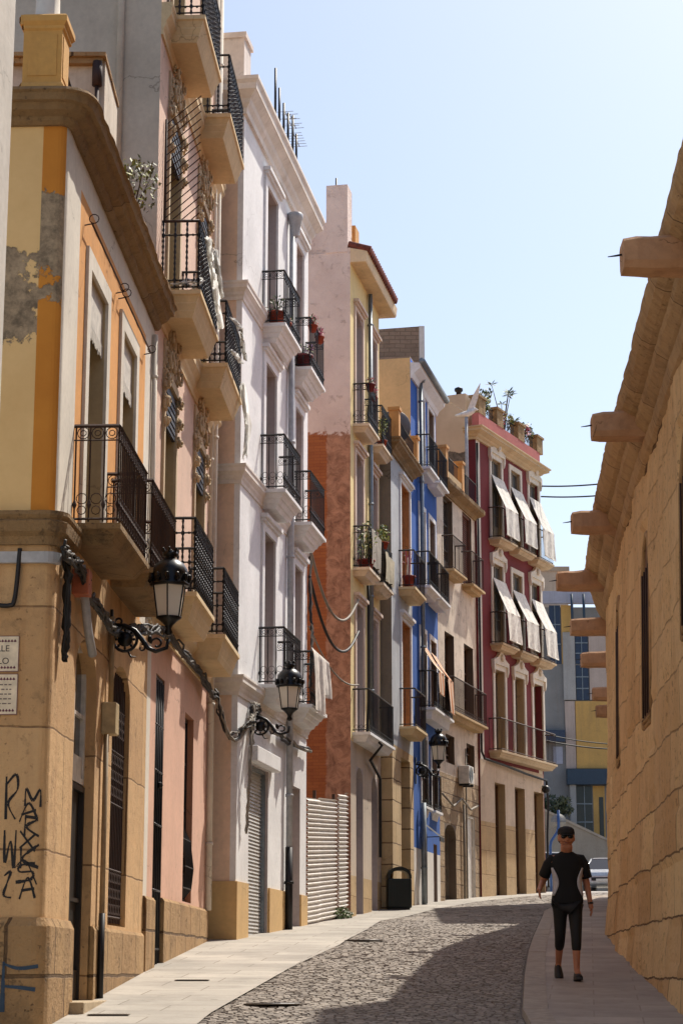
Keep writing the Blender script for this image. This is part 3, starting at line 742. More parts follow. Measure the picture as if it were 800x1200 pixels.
t.l(t.b.outputs[0], mx.inputs[1]); t.l(tr.outputs[0], mx.inputs[2]); t.l(mx.outputs[0], t.t.nodes['Material Output'].inputs[0]); NET = t.m
def WL(h, L): return [tuple(h.world(*p)) for p in L]
tag(ragged('torn_netting', '', [WL(H2, [(1.0, -.3, 9.15), (.5, -.55, 9.2), (.47, -.15, 9.12)])], NET, 5, .16), 'crumpled white netting bunched at the near foot of the middle-floor ornate balcony', 'netting', 'torn white netting')
tag(ragged('torn_netting', '', [WL(H2, [(.7, -.6, 9.9), (1.3, -.62, 9.5), (2.4, -.6, 9.15)]), WL(H2, [(1.6, -.6, 10.0), (2.5, -.6, 9.6)])], NET, 4, .14), 'torn white netting tied along the front of the nearer middle-floor ornate balcony', 'netting', 'torn white netting')
tag(ragged('torn_netting', '', [WL(H2, [(3.85, -.6, 9.75), (4.9, -.62, 9.95), (5.9, -.6, 9.7)]), WL(H2, [(3.8, -.6, 9.2), (4.9, -.64, 9.35)]), WL(H2, [(5.6, -.6, 9.2), (5.9, -.66, 8.6), (6.0, -.62, 8.1)])], NET, 5, .15), 'torn white netting hanging down from the farther middle-floor ornate balcony', 'netting', 'torn white netting')

# ---- house 3: white house
P3a, P3b = (-1.68, 32.8), (-.675, 39.2)
H3 = House('white_house', 'tall white house with black scroll balconies and a metal roller shutter', 'house', P3a, P3b, .5)
WH = plaster('white_render', (240, 240, 240), (176, 168, 164), .16, .2, .15)
WHS = plaster('beige_side_render', (244, 212, 184), (160, 130, 108), .3, .2, .2)
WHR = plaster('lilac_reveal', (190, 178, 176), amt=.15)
OCP = plaster('ochre_plinth', (216, 180, 124), (150, 110, 66), .3, .3, .2)
NW3 = [(2.0, 3.0), (4.95, 5.8)]
h3 = [(.98, 2.65, .3, 3.4, .14, 2), (4.95, 5.8, .6, 3.38, .3, 2)]
for a, b in NW3:
    for z0, z1 in ((4.85, 7.55), (8.3, 10.65), (11.3, 14.0)): h3.append((a, b, z0, z1, .3, 2))
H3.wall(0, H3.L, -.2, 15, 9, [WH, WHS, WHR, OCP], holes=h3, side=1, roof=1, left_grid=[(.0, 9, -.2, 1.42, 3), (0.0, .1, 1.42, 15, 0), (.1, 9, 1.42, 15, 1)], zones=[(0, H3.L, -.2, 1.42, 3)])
for z in (4.72, 8.25, 11.45): H3.cornice([(0, 2), (0, 0), (H3.L, 0), (H3.L, .5)], moulding(.12, z-.32, z), plaster('band_cream', (238, 230, 220), amt=.15), 'string_course')
H3.cornice([(0, 3), (0, 0), (H3.L, 0), (H3.L, 3)], moulding(.3, 14.5, 15.1), plaster('band_cream', (238, 230, 220), amt=.15))
for a, b in NW3:
    for z0, z1 in ((4.85, 7.55), (8.3, 10.65), (11.3, 14.0)):
        H3.surround(a, b, z0, z1, .2, WH, .04, 1); H3.window(a, b, z0, z1, .3, WHITEW, shut=(a > 4), pane=GLASS if a < 4 else WHITEW)
H3.window(.98, 2.65, .3, 3.4, .12, ZINC, plain('shutter_grey', (196, 194, 190), .4), mull=False, shut=True, name='roller_shutter')
H3.window(4.95, 5.8, .6, 3.38, .3, WHITEW, shut=True, pane=WHITEW)
m = MB(); m.box(.9, 2.98, -.16, -.002, 3.42, 3.68); H3.part(m, 'shutter_box', WH, .015)
m = MB(); m.sweep([(0, 1), (0, 0), (.9, 0)], [(-.02, -.2), (.03, -.2), (.03, 1.42), (-.02, 1.43)]); H3.part(m, 'plinth', OCP); m = MB(); m.sweep([(2.72, 0), (4.9, 0)], [(-.02, -.2), (.03, -.2), (.03, 1.42), (-.02, 1.43)]); H3.part(m, 'plinth', OCP); m = MB(); m.sweep([(5.82, 0), (H3.L, 0), (H3.L, .4)], [(-.02, -.2), (.03, -.2), (.03, 1.42), (-.02, 1.43)]); H3.part(m, 'plinth', OCP)
for z, o_ in ((4.8, .48), (8.22, .46), (11.25, .44)):
    H3.balcony(1.65, 3.3, o_, z, WH, 'scroll', .3, .98, IRON, 3, .19); H3.balcony(4.35, 6.0, o_, z, WH, 'scroll', .3, .98, IRON, 3, .19)
H3.pipe(4.2, 2.1, 14.15, PVC, .06, -.09, True); H3.pipe(4.2, .55, 2.2, IRON, .07, -.09, name='cast_iron_pipe')
# parapet block on the white house
m = MB(); m.box(.02, .6, .02, .5, 15.1, 16.0); m.box(-.02, .64, -.02, .54, 15.96, 16.06); m.tube([(.3, .25, 16.05), (.3, .25, 16.2)], .015, 5); H3.part(m, 'chimney', plaster('parapet_grey', (224, 212, 204), amt=.2))
def antenna(h, x, y, z, H, label, arms=0):
    o = empty('roof_antenna', h.world(x, y, z), label, 'antenna', h.a, 'antennas on the roofs'); m = MB(); m.tube([(0, 0, 0), (0, 0, H)], .024, 6); m.build('mast', IRON, o)
    if arms:
        m = MB(); m.tube([(-.35, 0, H-.12), (.35, 0, H-.12)], .009, 4)
        for k in range(arms): m.tube([(-.33+k*.66/max(1, arms-1), -.16, H-.12), (-.33+k*.66/max(1, arms-1), .16, H-.12)], .006, 4)
        m.build('aerial', ZINC, o)
for i, (x, H, a, lb) in enumerate(((2.3, 1.25, 0, 'nearest and tallest bare antenna mast on the white house roof'), (2.7, 1.05, 0, 'second bare antenna mast from the near end of the white house roof'), (3.15, .95, 0, 'third bare mast on the white house roof, short'), (3.6, .95, 3, 'mast with a small three-bar aerial on the white house roof'), (4.1, 1.1, 4, 'mast with a four-bar aerial on the white house roof'), (4.5, .9, 6, 'farthest mast with a many-bar aerial on the white house roof'))):
    antenna(H3, x, -.1, 15.08, H*1.08, lb, a)
# laundry sheet on the far first-floor balcony
m = MB(); ny, nz = 10, 14
for sx in range(2):
    o_ = len(m.v)
    for i in range(19):
        x = 4.3+i*.055 if sx == 0 else 5.2+i*.045
        for k in range(nz):
            f = k/(nz-1); z = 5.84-f*(1.15 if sx == 0 else .75); yy = -.5-.03*math.sin(i*1.25+f*2)-.07*math.sin(i*.45)*f-.03*f
            if k == 0: yy = -.47
            m.v.append((x+.03*math.sin(f*5+i), yy, z))
    for i in range(18):
        for k in range(nz-1): m.f.append([o_+i*nz+k, o_+(i+1)*nz+k, o_+(i+1)*nz+k+1, o_+i*nz+k+1]); m.mi.append(0); m.sm.append(True)
o = m.build('hanging_sheet', plain('washed_white', (224, 216, 204), .9)); o.location = H3.P0[0], H3.P0[1], 0; o.rotation_euler = (0, 0, H3.a)
tag(o, 'white sheets hanging over the lowest far balcony of the white house', 'sheet')

# pots
def pot(loc, r, h, leaf, label, n=70, hh=.3, mat=TERRA, sz=.035):
    o = empty('potted_plant', loc, label, 'potted plant', 0, 'potted plants on the balconies')
    m = MB(); m.lathe([(r*.7, 0), (r*.95, h*.85), (r*1.08, h*.85), (r*1.08, h), (r*.9, h), (r*.85, h*.93), (.001, h*.93)], n=14); m.build('pot', mat, o)
    f = MB(); foliage(f, (0, 0, h+hh*.5), (r*1.25, r*1.25, hh*.55), n, sz, mats=len(leaf))
    for k in range(5): a = k*1.3; f.tube([(0, 0, h*.9), (r*.6*math.cos(a), r*.6*math.sin(a), h+hh*.8)], .006, 4)
    f.build('foliage', leaf, o); return o
PINKF = plain('pink_flowers', (186, 84, 116), .6); REDF = plain('red_flowers', (160, 40, 52), .6); LILF = plain('lilac_flowers', (150, 110, 150), .6)
pot(W(H3, 1.85, -.24, 11.26), .15, .24, [LEAF, LEAFO], 'terracotta pot with a green plant on the upper near balcony of the white house')
pot(W(H3, 2.35, -.3, 11.26), .12, .2, [REDF, LEAF], 'small pot of red flowers on the upper near balcony of the white house', 50, .15)
pot(W(H3, 4.55, -.26, 11.26), .17, .26, [LILF, LEAF, LILF], 'maroon pot of lilac flowers low on the upper far balcony of the white house', 90, .25, plain('maroon_pot', (104, 36, 40), .6))
pot(W(H3, 4.6, -.42, 12.0), .09, .14, [PINKF, LEAF, REDF], 'small pot of pink flowers at the rail of the upper far balcony', 60, .22)
pot(W(H3, 5.4, -.42, 12.02), .09, .14, [PINKF, LEAFO], 'pink flowers trailing over the far end of the upper far rail', 60, .22)

# ---- house 4: yellow house with exposed party wall
P4a, P4b = (.2, 44.3), (.925, 48.1)
H4 = House('yellow_house', 'tall narrow yellow house with tiled eaves and a stained pink and red exposed side wall', 'house', P4a, P4b, 1.1)
YL = plaster('yellow_render', (238, 214, 154), (176, 140, 90), .22, .2, .2)
t = NT('party_wall'); v = t.coords(); sp = t.n('ShaderNodeSeparateXYZ'); t.l(v, sp.inputs[0])
n = t.noise(v, .7, 8, .7); n2 = t.noise(v, 3.5, 8, .75, dist=.6); n3 = t.noise(v, 12, 5, .7)
pinkc = t.mix(t.ramp(n, .35, .7), lin((240, 222, 212)), lin((216, 194, 184)))
pinkc = t.mix(t.math('MULTIPLY', t.ramp(n2, .56, .68), .5), pinkc, lin((128, 92, 80)))
brk = t.n('ShaderNodeTexBrick'); uv_, _ = t.flat(v); t.l(uv_, brk.inputs['Vector']); brk.inputs['Scale'].default_value = 1; brk.inputs['Brick Width'].default_value = .28; brk.inputs['Row Height'].default_value = .07
brk.inputs['Mortar Size'].default_value = .006; brk.inputs['Color1'].default_value = lin((178, 108, 62)); brk.inputs['Color2'].default_value = lin((160, 94, 56)); brk.inputs['Mortar'].default_value = lin((150, 88, 54))
redc = t.mix(t.math('MULTIPLY', t.ramp(n, .4, .7), .4), brk.outputs[0], lin((120, 60, 38)))
roughc = t.mix(t.ramp(n2, .4, .62), lin((192, 144, 116)), lin((134, 94, 74)))
yj = t.math('ADD', sp.outputs[1], t.math('MULTIPLY', n2, .2)); low = t.mix(t.ramp(yj, .62, .66), roughc, redc)
zj = t.math('SUBTRACT', sp.outputs[2], t.math('MULTIPLY', n2, .8))
colp = t.mix(t.ramp(zj, 11.45, 11.52), low, pinkc)
t.bump(t.math('ADD', n2, t.math('MULTIPLY', n3, .4)), .9, .05); PARTY = t.done(colp, .95)
PTR = plaster('pale_slab', (230, 212, 188), amt=.3)
NW4 = [(.6, 1.5), (2.6, 3.4)]
h4 = [(.65, 1.5, .8, 4.45, .35, 2, .3), (2.6, 3.35, .8, 4.4, .35, 2, .3)]
for a, b in NW4:
    for z0, z1 in ((5.15, 8.1), (8.9, 11.6), (12.2, 15.0)): h4.append((a, b, z0, z1, .3, 2, .18))
GST = stone('pale_stone', (206, 178, 134), (190, 160, 116), 1.2, .55, (140, 110, 76), .01, .5, (100, 76, 52), .4, .3, .5)
GRS = plaster('greyish_render', (206, 190, 170), (140, 120, 100), .4, .3, .4)
H4.wall(0, H4.L, .6, 16.3, 7, [YL, PARTY, WHR, GRS, GST], holes=h4, zones=[(0, H4.L, .6, 4.95, 3), (0, H4.L, .6, 2.05, 4)], side=1, roof=1)
m = MB(); m.box(-.02, .5, .06, .56, 16.2, 17.85); m.box(0, .5, .55, 6, 16.2, 16.95); H4.part(m, 'chimney', PARTY)
m = MB(); m.box(.5, .54, .06, .56, 16.3, 17.84); m.box(1.2, 1.7, .1, .8, 16.3, 17.3)
H4.part(m, 'roof_block', plaster('ochre_block', (214, 160, 96)))
H4.cornice([(0.005, 0), (H4.L, 0), (H4.L, 2)], [(-.02, 15.95), (.36, 15.95), (.38, 16.0), (.4, 16.2), (-.02, 16.3)], plaster('eave_cream', (228, 204, 168), amt=.15))
m = MB()
for k in range(23):
    x = .05+k*.17; m.tube([(x, -.47, 16.24), (x, .04, 16.4)], .085, 8)
H4.part(m, 'roof_tiles', plain('roof_tile', (112, 56, 44), .85, var=.3))
for a, b in NW4:
    for z0, z1 in ((5.15, 8.1), (8.9, 11.6), (12.2, 15.0)): H4.surround(a, b, z0, z1, .14, plaster('pinkish_trim', (224, 202, 186), amt=.1), .035, 1); H4.window(a, b, z0, z1, .28, WOODG)
H4.window(.65, 1.5, .8, 4.42, .3, WOODB); H4.window(2.6, 3.35, .8, 4.38, .3, WOODB)
for z in (8.85, 12.18):
    H4.balcony(.3, 1.7, .38, z, PTR, 'scroll', .18, .95, IRON, 2); H4.balcony(2.2, 3.6, .38, z, PTR, 'scroll', .18, .95, IRON, 2)
H4.balcony(.2, 3.55, .4, 5.15, WH, 'plain', .2, .95, IRON, 2)
H4.pipe(2.2, 5.3, 15.9, ZINC, .055, -.08)
m = MB(); m.tube([(1.75, -.08, 9), (1.78, -.09, 8.2), (1.72, -.1, 7.6), (1.7, -.1, 6.0), (1.5, -.1, 5.3), (1.6, -.42, 5.0), (1.9, -.1, 4.7), (3.2, -.1, 4.4), (3.3, -.08, 2.6)], .035, 6); H4.part(m, 'cable', BLACKC)
antenna(H4, .9, .5, 16.5, 1.9, 'thin bare mast beside the yellow house chimney', 0)
pot(W(H4, .7, -.22, 8.86), .2, .22, [LEAF, LEAFY], 'red trough with tall yellow-green plant on the middle near balcony of the yellow house', 160, .9, plain('red_trough', (132, 40, 34), .6), .05)
pot(W(H4, 2.5, -.3, 9.7), .14, .16, [LEAFY, LEAF], 'bushy yellow-green plant at the rail of the middle far balcony of the yellow house', 130, .4, TERRA, .05)
pot(W(H4, .6, -.36, 13.0), .11, .18, [REDF, LEAFO], 'round maroon pot hung on the top near rail of the yellow house', 40, .15, plain('maroon_pot', (104, 36, 40), .6))
pot(W(H4, 2.6, -.28, 12.2), .12, .16, [LEAFY, LEAF], 'trailing yellow-green plant on the top far balcony of the yellow house', 120, .6)
pot(W(H4, 1.45, -.3, 13.0), .07, .12, [PINKF, PINKF, LEAF], 'small pot of pale pink flowers at the far end of the top near rail', 50, .25)
def cloth(h, x0, x1, y, z0, z1, mat, name, label, cat, lean=0):
    m = MB(); nx, nz = 14, 8
    for i in range(nx):
        for k in range(nz):
            f = k/(nz-1); x = lerp(x0, x1, i/(nx-1)); m.v.append((x, y-.03*math.sin(i*1.7)*f-.02*math.sin(i*.6+f*3)-lean*f, lerp(z1, z0, f)+.02*math.sin(i*.9)))
    for i in range(nx-1):
        for k in range(nz-1): m.f.append([i*nz+k, (i+1)*nz+k, (i+1)*nz+k+1, i*nz+k+1]); m.mi.append(0); m.sm.append(True)
    o = m.build(name, mat); o.location = h.P0[0], h.P0[1], 0; o.rotation_euler = (0, 0, h.a); return tag(o, label, cat)
cloth(H4, .45, 1.65, -.4, 8.95, 9.75, plain('grey_cloth', (166, 158, 144), .9), 'hanging_cloth', 'grey cloth screening the middle near balcony of the yellow house', 'cloth')
cloth(H4, 2.3, 3.5, -.4, 8.95, 9.6, plain('pale_cloth', (186, 176, 150), .9), 'hanging_cloth', 'pale cloth screening the middle far balcony of the yellow house', 'cloth')

# ---- corrugated fence across the gap
FE0, FE1 = (-.675, 39.2), (.2, 44.3)
L = math.hypot(.875, 5.1); fa = math.atan2(5.1, .875)
o = empty('corrugated_fence', (-.675, 39.2, .87), 'grey-white corrugated metal fence closing the gap beside the white house', 'fence', fa)
cm = plain('corrugated_metal', (228, 222, 214), .45, .2)
z0 = .87; sg = [(.08, 1.5, .0, -.02), (1.5, 3.7, .05, .0), (3.7, 4.75, .02, .08), (4.75, 5.12, .06, .12)]
for a, b, y_, tp in sg:
    m = MB(); n = 150; H = 2.42+tp*1.5
    for k in range(n+1):
        z = .02+k*H/n; yy = y_+.03*math.sin(2*PI*z/.088)
        m.v += [(a, yy, z+a*.06), (b, yy, z+b*.06)]
    for k in range(n): m.f.append([2*k, 2*k+1, 2*k+3, 2*k+2]); m.mi.append(0); m.sm.append(True)
    m.build('sheet', cm, o)
m = MB()
for x in (.04, 1.5, 3.7, 5.0): m.box(x-.03, x+.03, .09, .15, -.1, 2.6+x*.05)
m.build('post', RUSTY, o)
f = MB(); foliage(f, (0, 0, .1), (.9, .16, .14), 420, .05, mats=2)
o = f.build('weeds', [LEAF, LEAFO], loc=(.02, 43.3, 1.1)); o.rotation_euler = (0, 0, fa); tag(o, 'low dark green weeds at the foot of the corrugated fence', 'weeds')

# ---- house 5: low grey house with stone ground floor and roof terrace
P5a, P5b = (1.2, 48.1), (1.8, 51.1)
H5 = House('grey_house', 'narrow grey house with a stone block ground floor and an overhanging roof terrace', 'house', P5a, P5b, 1.4)
GRY = plaster('blue_grey_render', (186, 190, 194), (120, 116, 108), .3, .2, .35)
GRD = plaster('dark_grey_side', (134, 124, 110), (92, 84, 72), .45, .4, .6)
BLK = stone('block_stone', (216, 190, 148), (196, 166, 120), 1.0, .5, (96, 70, 44), .018, .5, (110, 78, 46), .4, .25, .6)
ORW = plain('orange_wood', (176, 124, 78), .6)
h5 = [(1.2, 2.55, 1, 5.1, .35, 2), (1.35, 2.7, 5.85, 8.5, .2, 3), (1.35, 2.7, 9.3, 12.0, .2, 3)]
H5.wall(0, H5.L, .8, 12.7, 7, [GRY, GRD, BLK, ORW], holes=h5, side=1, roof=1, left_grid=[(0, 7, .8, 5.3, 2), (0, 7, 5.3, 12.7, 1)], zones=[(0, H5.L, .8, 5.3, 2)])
H5.cornice([(0, 2), (0, 0), (H5.L, 0), (H5.L, .5)], moulding(.3, 12.4, 12.74), CORN, rough=.02)
for z0, z1 in ((5.85, 8.5), (9.3, 12.0)): H5.surround(1.35, 2.7, z0, z1, .14, WH, .035, 1); H5.window(1.35, 2.7, z0, z1, .2, ORW, ORW, bars=3)
H5.window(1.2, 2.55, 1, 5.1, .35, WOODB)
H5.balcony(1.0, 2.75, .42, 9.25, CRM, 'thin', .2, .92, IRON, 2); H5.balcony(1.0, 2.75, .42, 5.82, CRM, 'thin', .2, .92, IRON, 2)
oc5 = plaster('terrace_ochre', (214, 158, 96), amt=.3)
for x in (-.2, 2.6): m = MB(); m.box(x, x+.24, -.24, .0, 12.74, 13.42).box(x-.03, x+.27, -.27, .03, 13.42, 13.5); H5.part(m, 'terrace_pillar', oc5)
m = MB()
for k in range(22): m.tube([(.02+k*.12, -.14, 12.74), (.02+k*.12, -.14, 13.3)], .008, 4)
m.tube([(0, -.14, 13.3), (2.6, -.14, 13.3)], .018, 5); m.tube([(0, -.14, 12.8), (2.6, -.14, 12.8)], .012, 5); H5.part(m, 'terrace_railing', IRON)
o = empty('satellite_dish', H5.world(1.6, .15, 12.74), 'dark oval satellite dish on the terrace of the grey house', 'dish', H5.a+.5)
m = MB(); M = Matrix.Rotation(R(80), 3, 'Y'); m.lathe([(.001, -.06), (.2, -.04), (.42, .05), (.43, .06), (.41, .06), (.2, -.02), (.001, -.04)], (0, 0, .75), 20, M); m.build('bowl', plain('dish_grey', (84, 78, 78), .5), o)
m = MB(); m.tube([(0, 0, 0), (0, 0, .72)], .025, 6).tube([(0, 0, .4), (.4, 0, .75)], .012, 5); m.build('stand', ZINC, o)
cloth(H5, 1.15, 1.35, -.2, 9.45, 10.0, plain('white_bag', (230, 220, 200), .8), 'hanging_bag', 'white cloth bundle hanging inside the middle balcony of the grey house', 'cloth')
pot(W(H5, 1.25, -.22, 9.26), .16, .3, [LEAF, PINKF], 'red pot with thin plant on the middle balcony of the grey house', 30, .8, plain('red_trough', (132, 40, 34), .6))

# ---- house 6: blue house
P6b = (2.63, 54.9)
H6 = House('blue_house', 'narrow bright blue house with white balconies and striped awnings', 'house', P5b, P6b, 1.6)
BLU = plaster('cobalt_blue', (24, 92, 180), (24, 50, 110), .3, .15, .2)
OCG = plaster('ochre_gable', (236, 198, 142), (170, 130, 86), .25, .2, .2)
LIM = plaster('limewash', (222, 218, 212), (150, 140, 130), .3, .2, .3)
NW6 = [(1.1, 1.95), (2.6, 3.5)]
h6 = [(1.0, 1.9, 1.2, 3.5, .25, 2), (2.85, 3.4, 1.2, 3.3, .25, 2)]
for a, b in NW6:
    for z0, z1 in ((4.1, 5.9), (6.65, 8.7), (9.8, 12.0), (13.0, 15.1)): h6.append((a, b, z0, z1, .2, 2))
H6.wall(0, H6.L, .9, 15.75, 7, [BLU, OCG, plaster('taupe_reveal', (150, 130, 116)), LIM], holes=h6, side=1, roof=1, zones=[(0, H6.L, .9, 3.05, 3)])
H6.cornice([(0, 0.0), (H6.L, 0)], [(-.02, 15.2), (.05, 15.2), (.1, 15.32), (.26, 15.46), (.28, 15.6), (-.02, 15.62)], WH)
m = MB(); m.tube([(-.1, -.33, 15.62), (H6.L-.05, -.33, 15.62)], .085, 10); H6.part(m, 'gutter', ZINC)
m = MB(); m.box(.02, H6.L, .01, 3, 15.76, 15.8); H6.part(m, 'roof', plain('roof_grey', (150, 130, 112), .9))
for i, (a, b) in enumerate(NW6):
    for z0, z1 in ((4.1, 5.9), (6.65, 8.7), (9.8, 12.0), (13.0, 15.1)): H6.surround(a, b, z0, z1, .12, WH, .03); H6.window(a, b, z0, z1, .18, WOODB, shut=(i == 1), pane=WOODB if i else GLASS)
for a, b, z1 in ((1.0, 1.9, 3.5), (2.85, 3.4, 3.3)): H6.window(a, b, 1.2, z1, .22, plain('blue_door', (30, 60, 120), .5), plain('blue_door2', (24, 44, 90), .5), name='door', bars=2)
H6.balcony(.75, 2.15, .38, 12.98, WH, 'plain', .16, .88, IRON, 1); H6.balcony(2.35, 3.75, .38, 12.98, WH, 'plain', .16, .88, IRON, 1)
H6.balcony(.6, 2.2, .38, 9.78, WH, 'plain', .2, .9, IRON, 1); H6.balcony(2.3, 3.8, .38, 9.78, WH, 'plain', .2, .9, IRON, 1)
H6.balcony(.9, 3.9, .42, 6.65, WH, 'plain', .28, .95, IRON, 1)
H6.balcony(1.0, 2.1, .14, 4.15, WH, 'plain', .24, .95, IRON, 1); H6.balcony(2.5, 3.6, .14, 4.15, WH, 'plain', .24, .95, IRON, 1)
H6.pipe(1.0, 5.0, 15.7, ZINC, .055, -.1, True); H6.pipe(.75, 1.55, 4.2, ZINC, .07, -.12)
def awning(h, x0, x1, o_, zt, zr, zb, mat, name='awning'):
    m = MB(); zb += random.uniform(-.02, .14); zt += random.uniform(-.06, .06); kk = random.uniform(0, .05); P = [(-.03, zt), (-(o_+.05), zr), (-(o_+.05+kk), zb)]
    n = 8
    for A_, B_ in ((P[0], P[1]), (P[1], P[2])):
        for k in range(n):
            f0, f1 = k/n, (k+1)/n; sag = lambda f: -.04*math.sin(PI*f) if A_ is P[0] else 0
            a_ = (lerp(A_[0], B_[0], f0), lerp(A_[1], B_[1], f0)+sag(f0)); b_ = (lerp(A_[0], B_[0], f1), lerp(A_[1], B_[1], f1)+sag(f1))
            for q in range(8):
                xa, xb = lerp(x0, x1, q/8), lerp(x0, x1, (q+1)/8); wv = lambda x, f: (.018 if A_ is P[1] else .012)*math.sin(x*11+x0*7+f*2)*(.4+f)
                for o1, o2, fl in ((0, 0, (0, 1, 2, 3)), (-.01, .006, (3, 2, 1, 0))):
                    m.add([(xa, a_[0]+o1+wv(xa, f0), a_[1]+o2), (xb, a_[0]+o1+wv(xb, f0), a_[1]+o2), (xb, b_[0]+o1+wv(xb, f1), b_[1]+o2), (xa, b_[0]+o1+wv(xa, f1), b_[1]+o2)], [fl], True)
    m.tube([(x0, P[1][0]+.01, P[1][1]-.01), (x1, P[1][0]+.01, P[1][1]-.01)], .012, 5)
    m.tube([(x0, P[2][0]-.006, zb), (x1, P[2][0]-.006, zb)], .015, 5)
    return h.part(m, name, mat)
t = NT('orange_stripe'); v = t.coords(); sp = t.n('ShaderNodeSeparateXYZ'); t.l(v, sp.inputs[0])
st_ = t.math('GREATER_THAN', t.math('FRACT', t.math('MULTIPLY', sp.outputs[0], 4)), .5); ORS = t.done(t.mix(st_, lin((206, 130, 84)), lin((226, 206, 180))), .9)
awning(H6, 1.15, 1.95, .42, 8.3, 7.62, 6.95, ORS); awning(H6, 2.6, 3.4, .42, 8.3, 7.62, 6.75, ORS)
m = MB(); m.add([(.95, 0, 3.75), (1.6, 0, 3.75), (1.6, -.5, 3.35), (.95, -.5, 3.35)], [(0, 1, 2, 3)]); m.box(.95, 1.6, -.5, -.48, 3.25, 3.36); m.tube([(.95, 0, 3.35), (.95, -.5, 3.36)], .012, 4); H6.part(m, 'door_canopy', plain('black_canopy', (30, 26, 28), .8))
# brick firewall rising behind the blue house
BRK = stone('brown_brick', (160, 138, 118), (142, 120, 102), .3, .12, (118, 102, 86), .012, .6, (80, 64, 52), .4, .2, .5)
o = empty('brick_firewall', (-1.8, 53.9, 15.6), 'brown brick firewall rising above the ochre gable of the blue house', 'wall')
m = MB(); m.add([(0, 0, 0), (3.95, 0, 0), (3.95, 0, 1.92), (0, 0, 1.62), (0, .35, 0), (3.95, .35, 0), (3.95, .35, 1.92), (0, .35, 1.62)], [(0, 1, 2, 3), (7, 6, 5, 4), (3, 2, 6, 7)]); m.build('brickwork', BRK, o)
m = MB(); m.box(3.952, 4.1, -.01, .36, 0, 1.93); m.build('end_render', LIM, o)

# ---- house 7: derelict house
P7b = (3.87, 59.0)
H7 = House('derelict_house', 'crumbling stone-coloured house with bare plaster and rusty balconies beside the red house', 'house', P6b, P7b, 1.95)
DER = plaster('crumbling_plaster', (230, 214, 194), (128, 104, 82), .75, .7, .6, 1.1)
DEL = stone('decayed_stone', (190, 166, 134), (166, 140, 108), .8, .4, (120, 96, 70), .02, 1, (90, 66, 46), .7, .6, 1)
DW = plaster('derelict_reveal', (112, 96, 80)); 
NW7 = [(.75, 1.85), (3.05, 4.2)]
h7 = [(.75, 1.75, 5.62, 6.4, .25, 2), (3.2, 4.2, 5.62, 6.4, .25, 2), (.5, 1.8, 1.5, 3.95, .3, 2, .35), (3.1, 4.1, 1.5, 4.35, .12, 3)]
h7 += [(a, b, z0, z1, .28, 2) for a, b in NW7 for z0, z1 in ((6.98, 9.25), (10.95, 13.15))]
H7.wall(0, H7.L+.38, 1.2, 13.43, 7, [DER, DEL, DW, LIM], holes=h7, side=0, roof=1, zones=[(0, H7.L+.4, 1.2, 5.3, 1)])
H7.cornice([(0, 0), (H7.L+.3, 0)], [(-.02, 13.17), (.05, 13.17), (.12, 13.25), (.28, 13.3), (.34, 13.33), (.36, 13.42), (-.02, 13.45)], CORN, rough=.025)
RB = plain('red_brown_shutter', (112, 70, 56), .7)
H7.window(.75, 1.85, 10.95, 13.15, .2, plain('grey_shutter', (96, 88, 80), .8), plain('grey_shutter', (96, 88, 80), .8), shut=True); H7.window(3.05, 4.2, 10.95, 13.15, .12, RB, RB, shut=True, mull=False)
for a, b in NW7: H7.window(a, b, 6.98, 9.25, .25, WOODB)
H7.window(.75, 1.75, 5.62, 6.4, .2, WOODB); H7.window(3.2, 4.2, 5.62, 6.4, .2, WOODB)
H7.window(.5, 1.8, 1.5, 3.92, .28, WOODG, plain('daubed_door', (120, 108, 94), .8, var=.4), name='door', mull=False); H7.window(3.1, 4.1, 1.5, 4.35, .1, WHITEW, WHITEW, name='door', mull=False)
for a, b in ((.5, 2.1), (2.85, 4.37)): H7.balcony(a, b, .36, 10.95, GST, 'thin', .16, .95, RUSTY, 1)
H7.balcony(.35, 4.37, .38, 6.96, GST, 'plain', .18, .95, RUSTY, 1)
o = empty('air_conditioner', H7.world(2.1, -.02, 5.15), 'white air-conditioning unit on the derelict house wall', 'air conditioner', H7.a)
m = MB(); m.box(0, .62, -.3, 0, 0, .5); m.build('case', WHITEW, o, bevel=.02); m = MB()
for k in range(6): m.ring((.26, -.305, .25), .05+k*.033, .006, 14, 'y', 3)
m.build('fan_guard', ZINC, o); m = MB(); m.box(.05, .1, -.3, 0, -.06, -.003); m.box(.52, .57, -.3, 0, -.06, -.003); m.build('bracket', IRON, o)
for x in (.05, 2.0): m = MB(); m.box(x, x+.25, -.27, -.03, 13.45, 14.3).box(x-.03, x+.28, -.3, .0, 14.3, 14.38); H7.part(m, 'terrace_pillar', oc5)
m = MB(); m.box(.3, 2.0, -.25, -.1, 13.45, 13.7); H7.part(m, 'parapet', GST)
m = MB()
for k in range(32): m.tube([(.35+k*.12, -.14, 13.45), (.35+k*.12, -.14, 14.2)], .008, 4)
m.tube([(.3, -.14, 14.2), (4.3, -.14, 14.2)], .018, 5); H7.part(m, 'terrace_railing', IRON)
m = MB(); m.tube([(2.55, -.06, 4.6), (2.55, -.06, 1.9)], .035, 6).tube([(2.85, -.06, 6.2), (2.85, -.06, 1.9)], .025, 6).tube([(.1, -.06, 4.7), (1.2, -.09, 4.45), (2.3, -.06, 4.75), (3.2, -.1, 4.5), (4.3, -.06, 4.7)], .03, 6); H7.part(m, 'cable', GREYC)

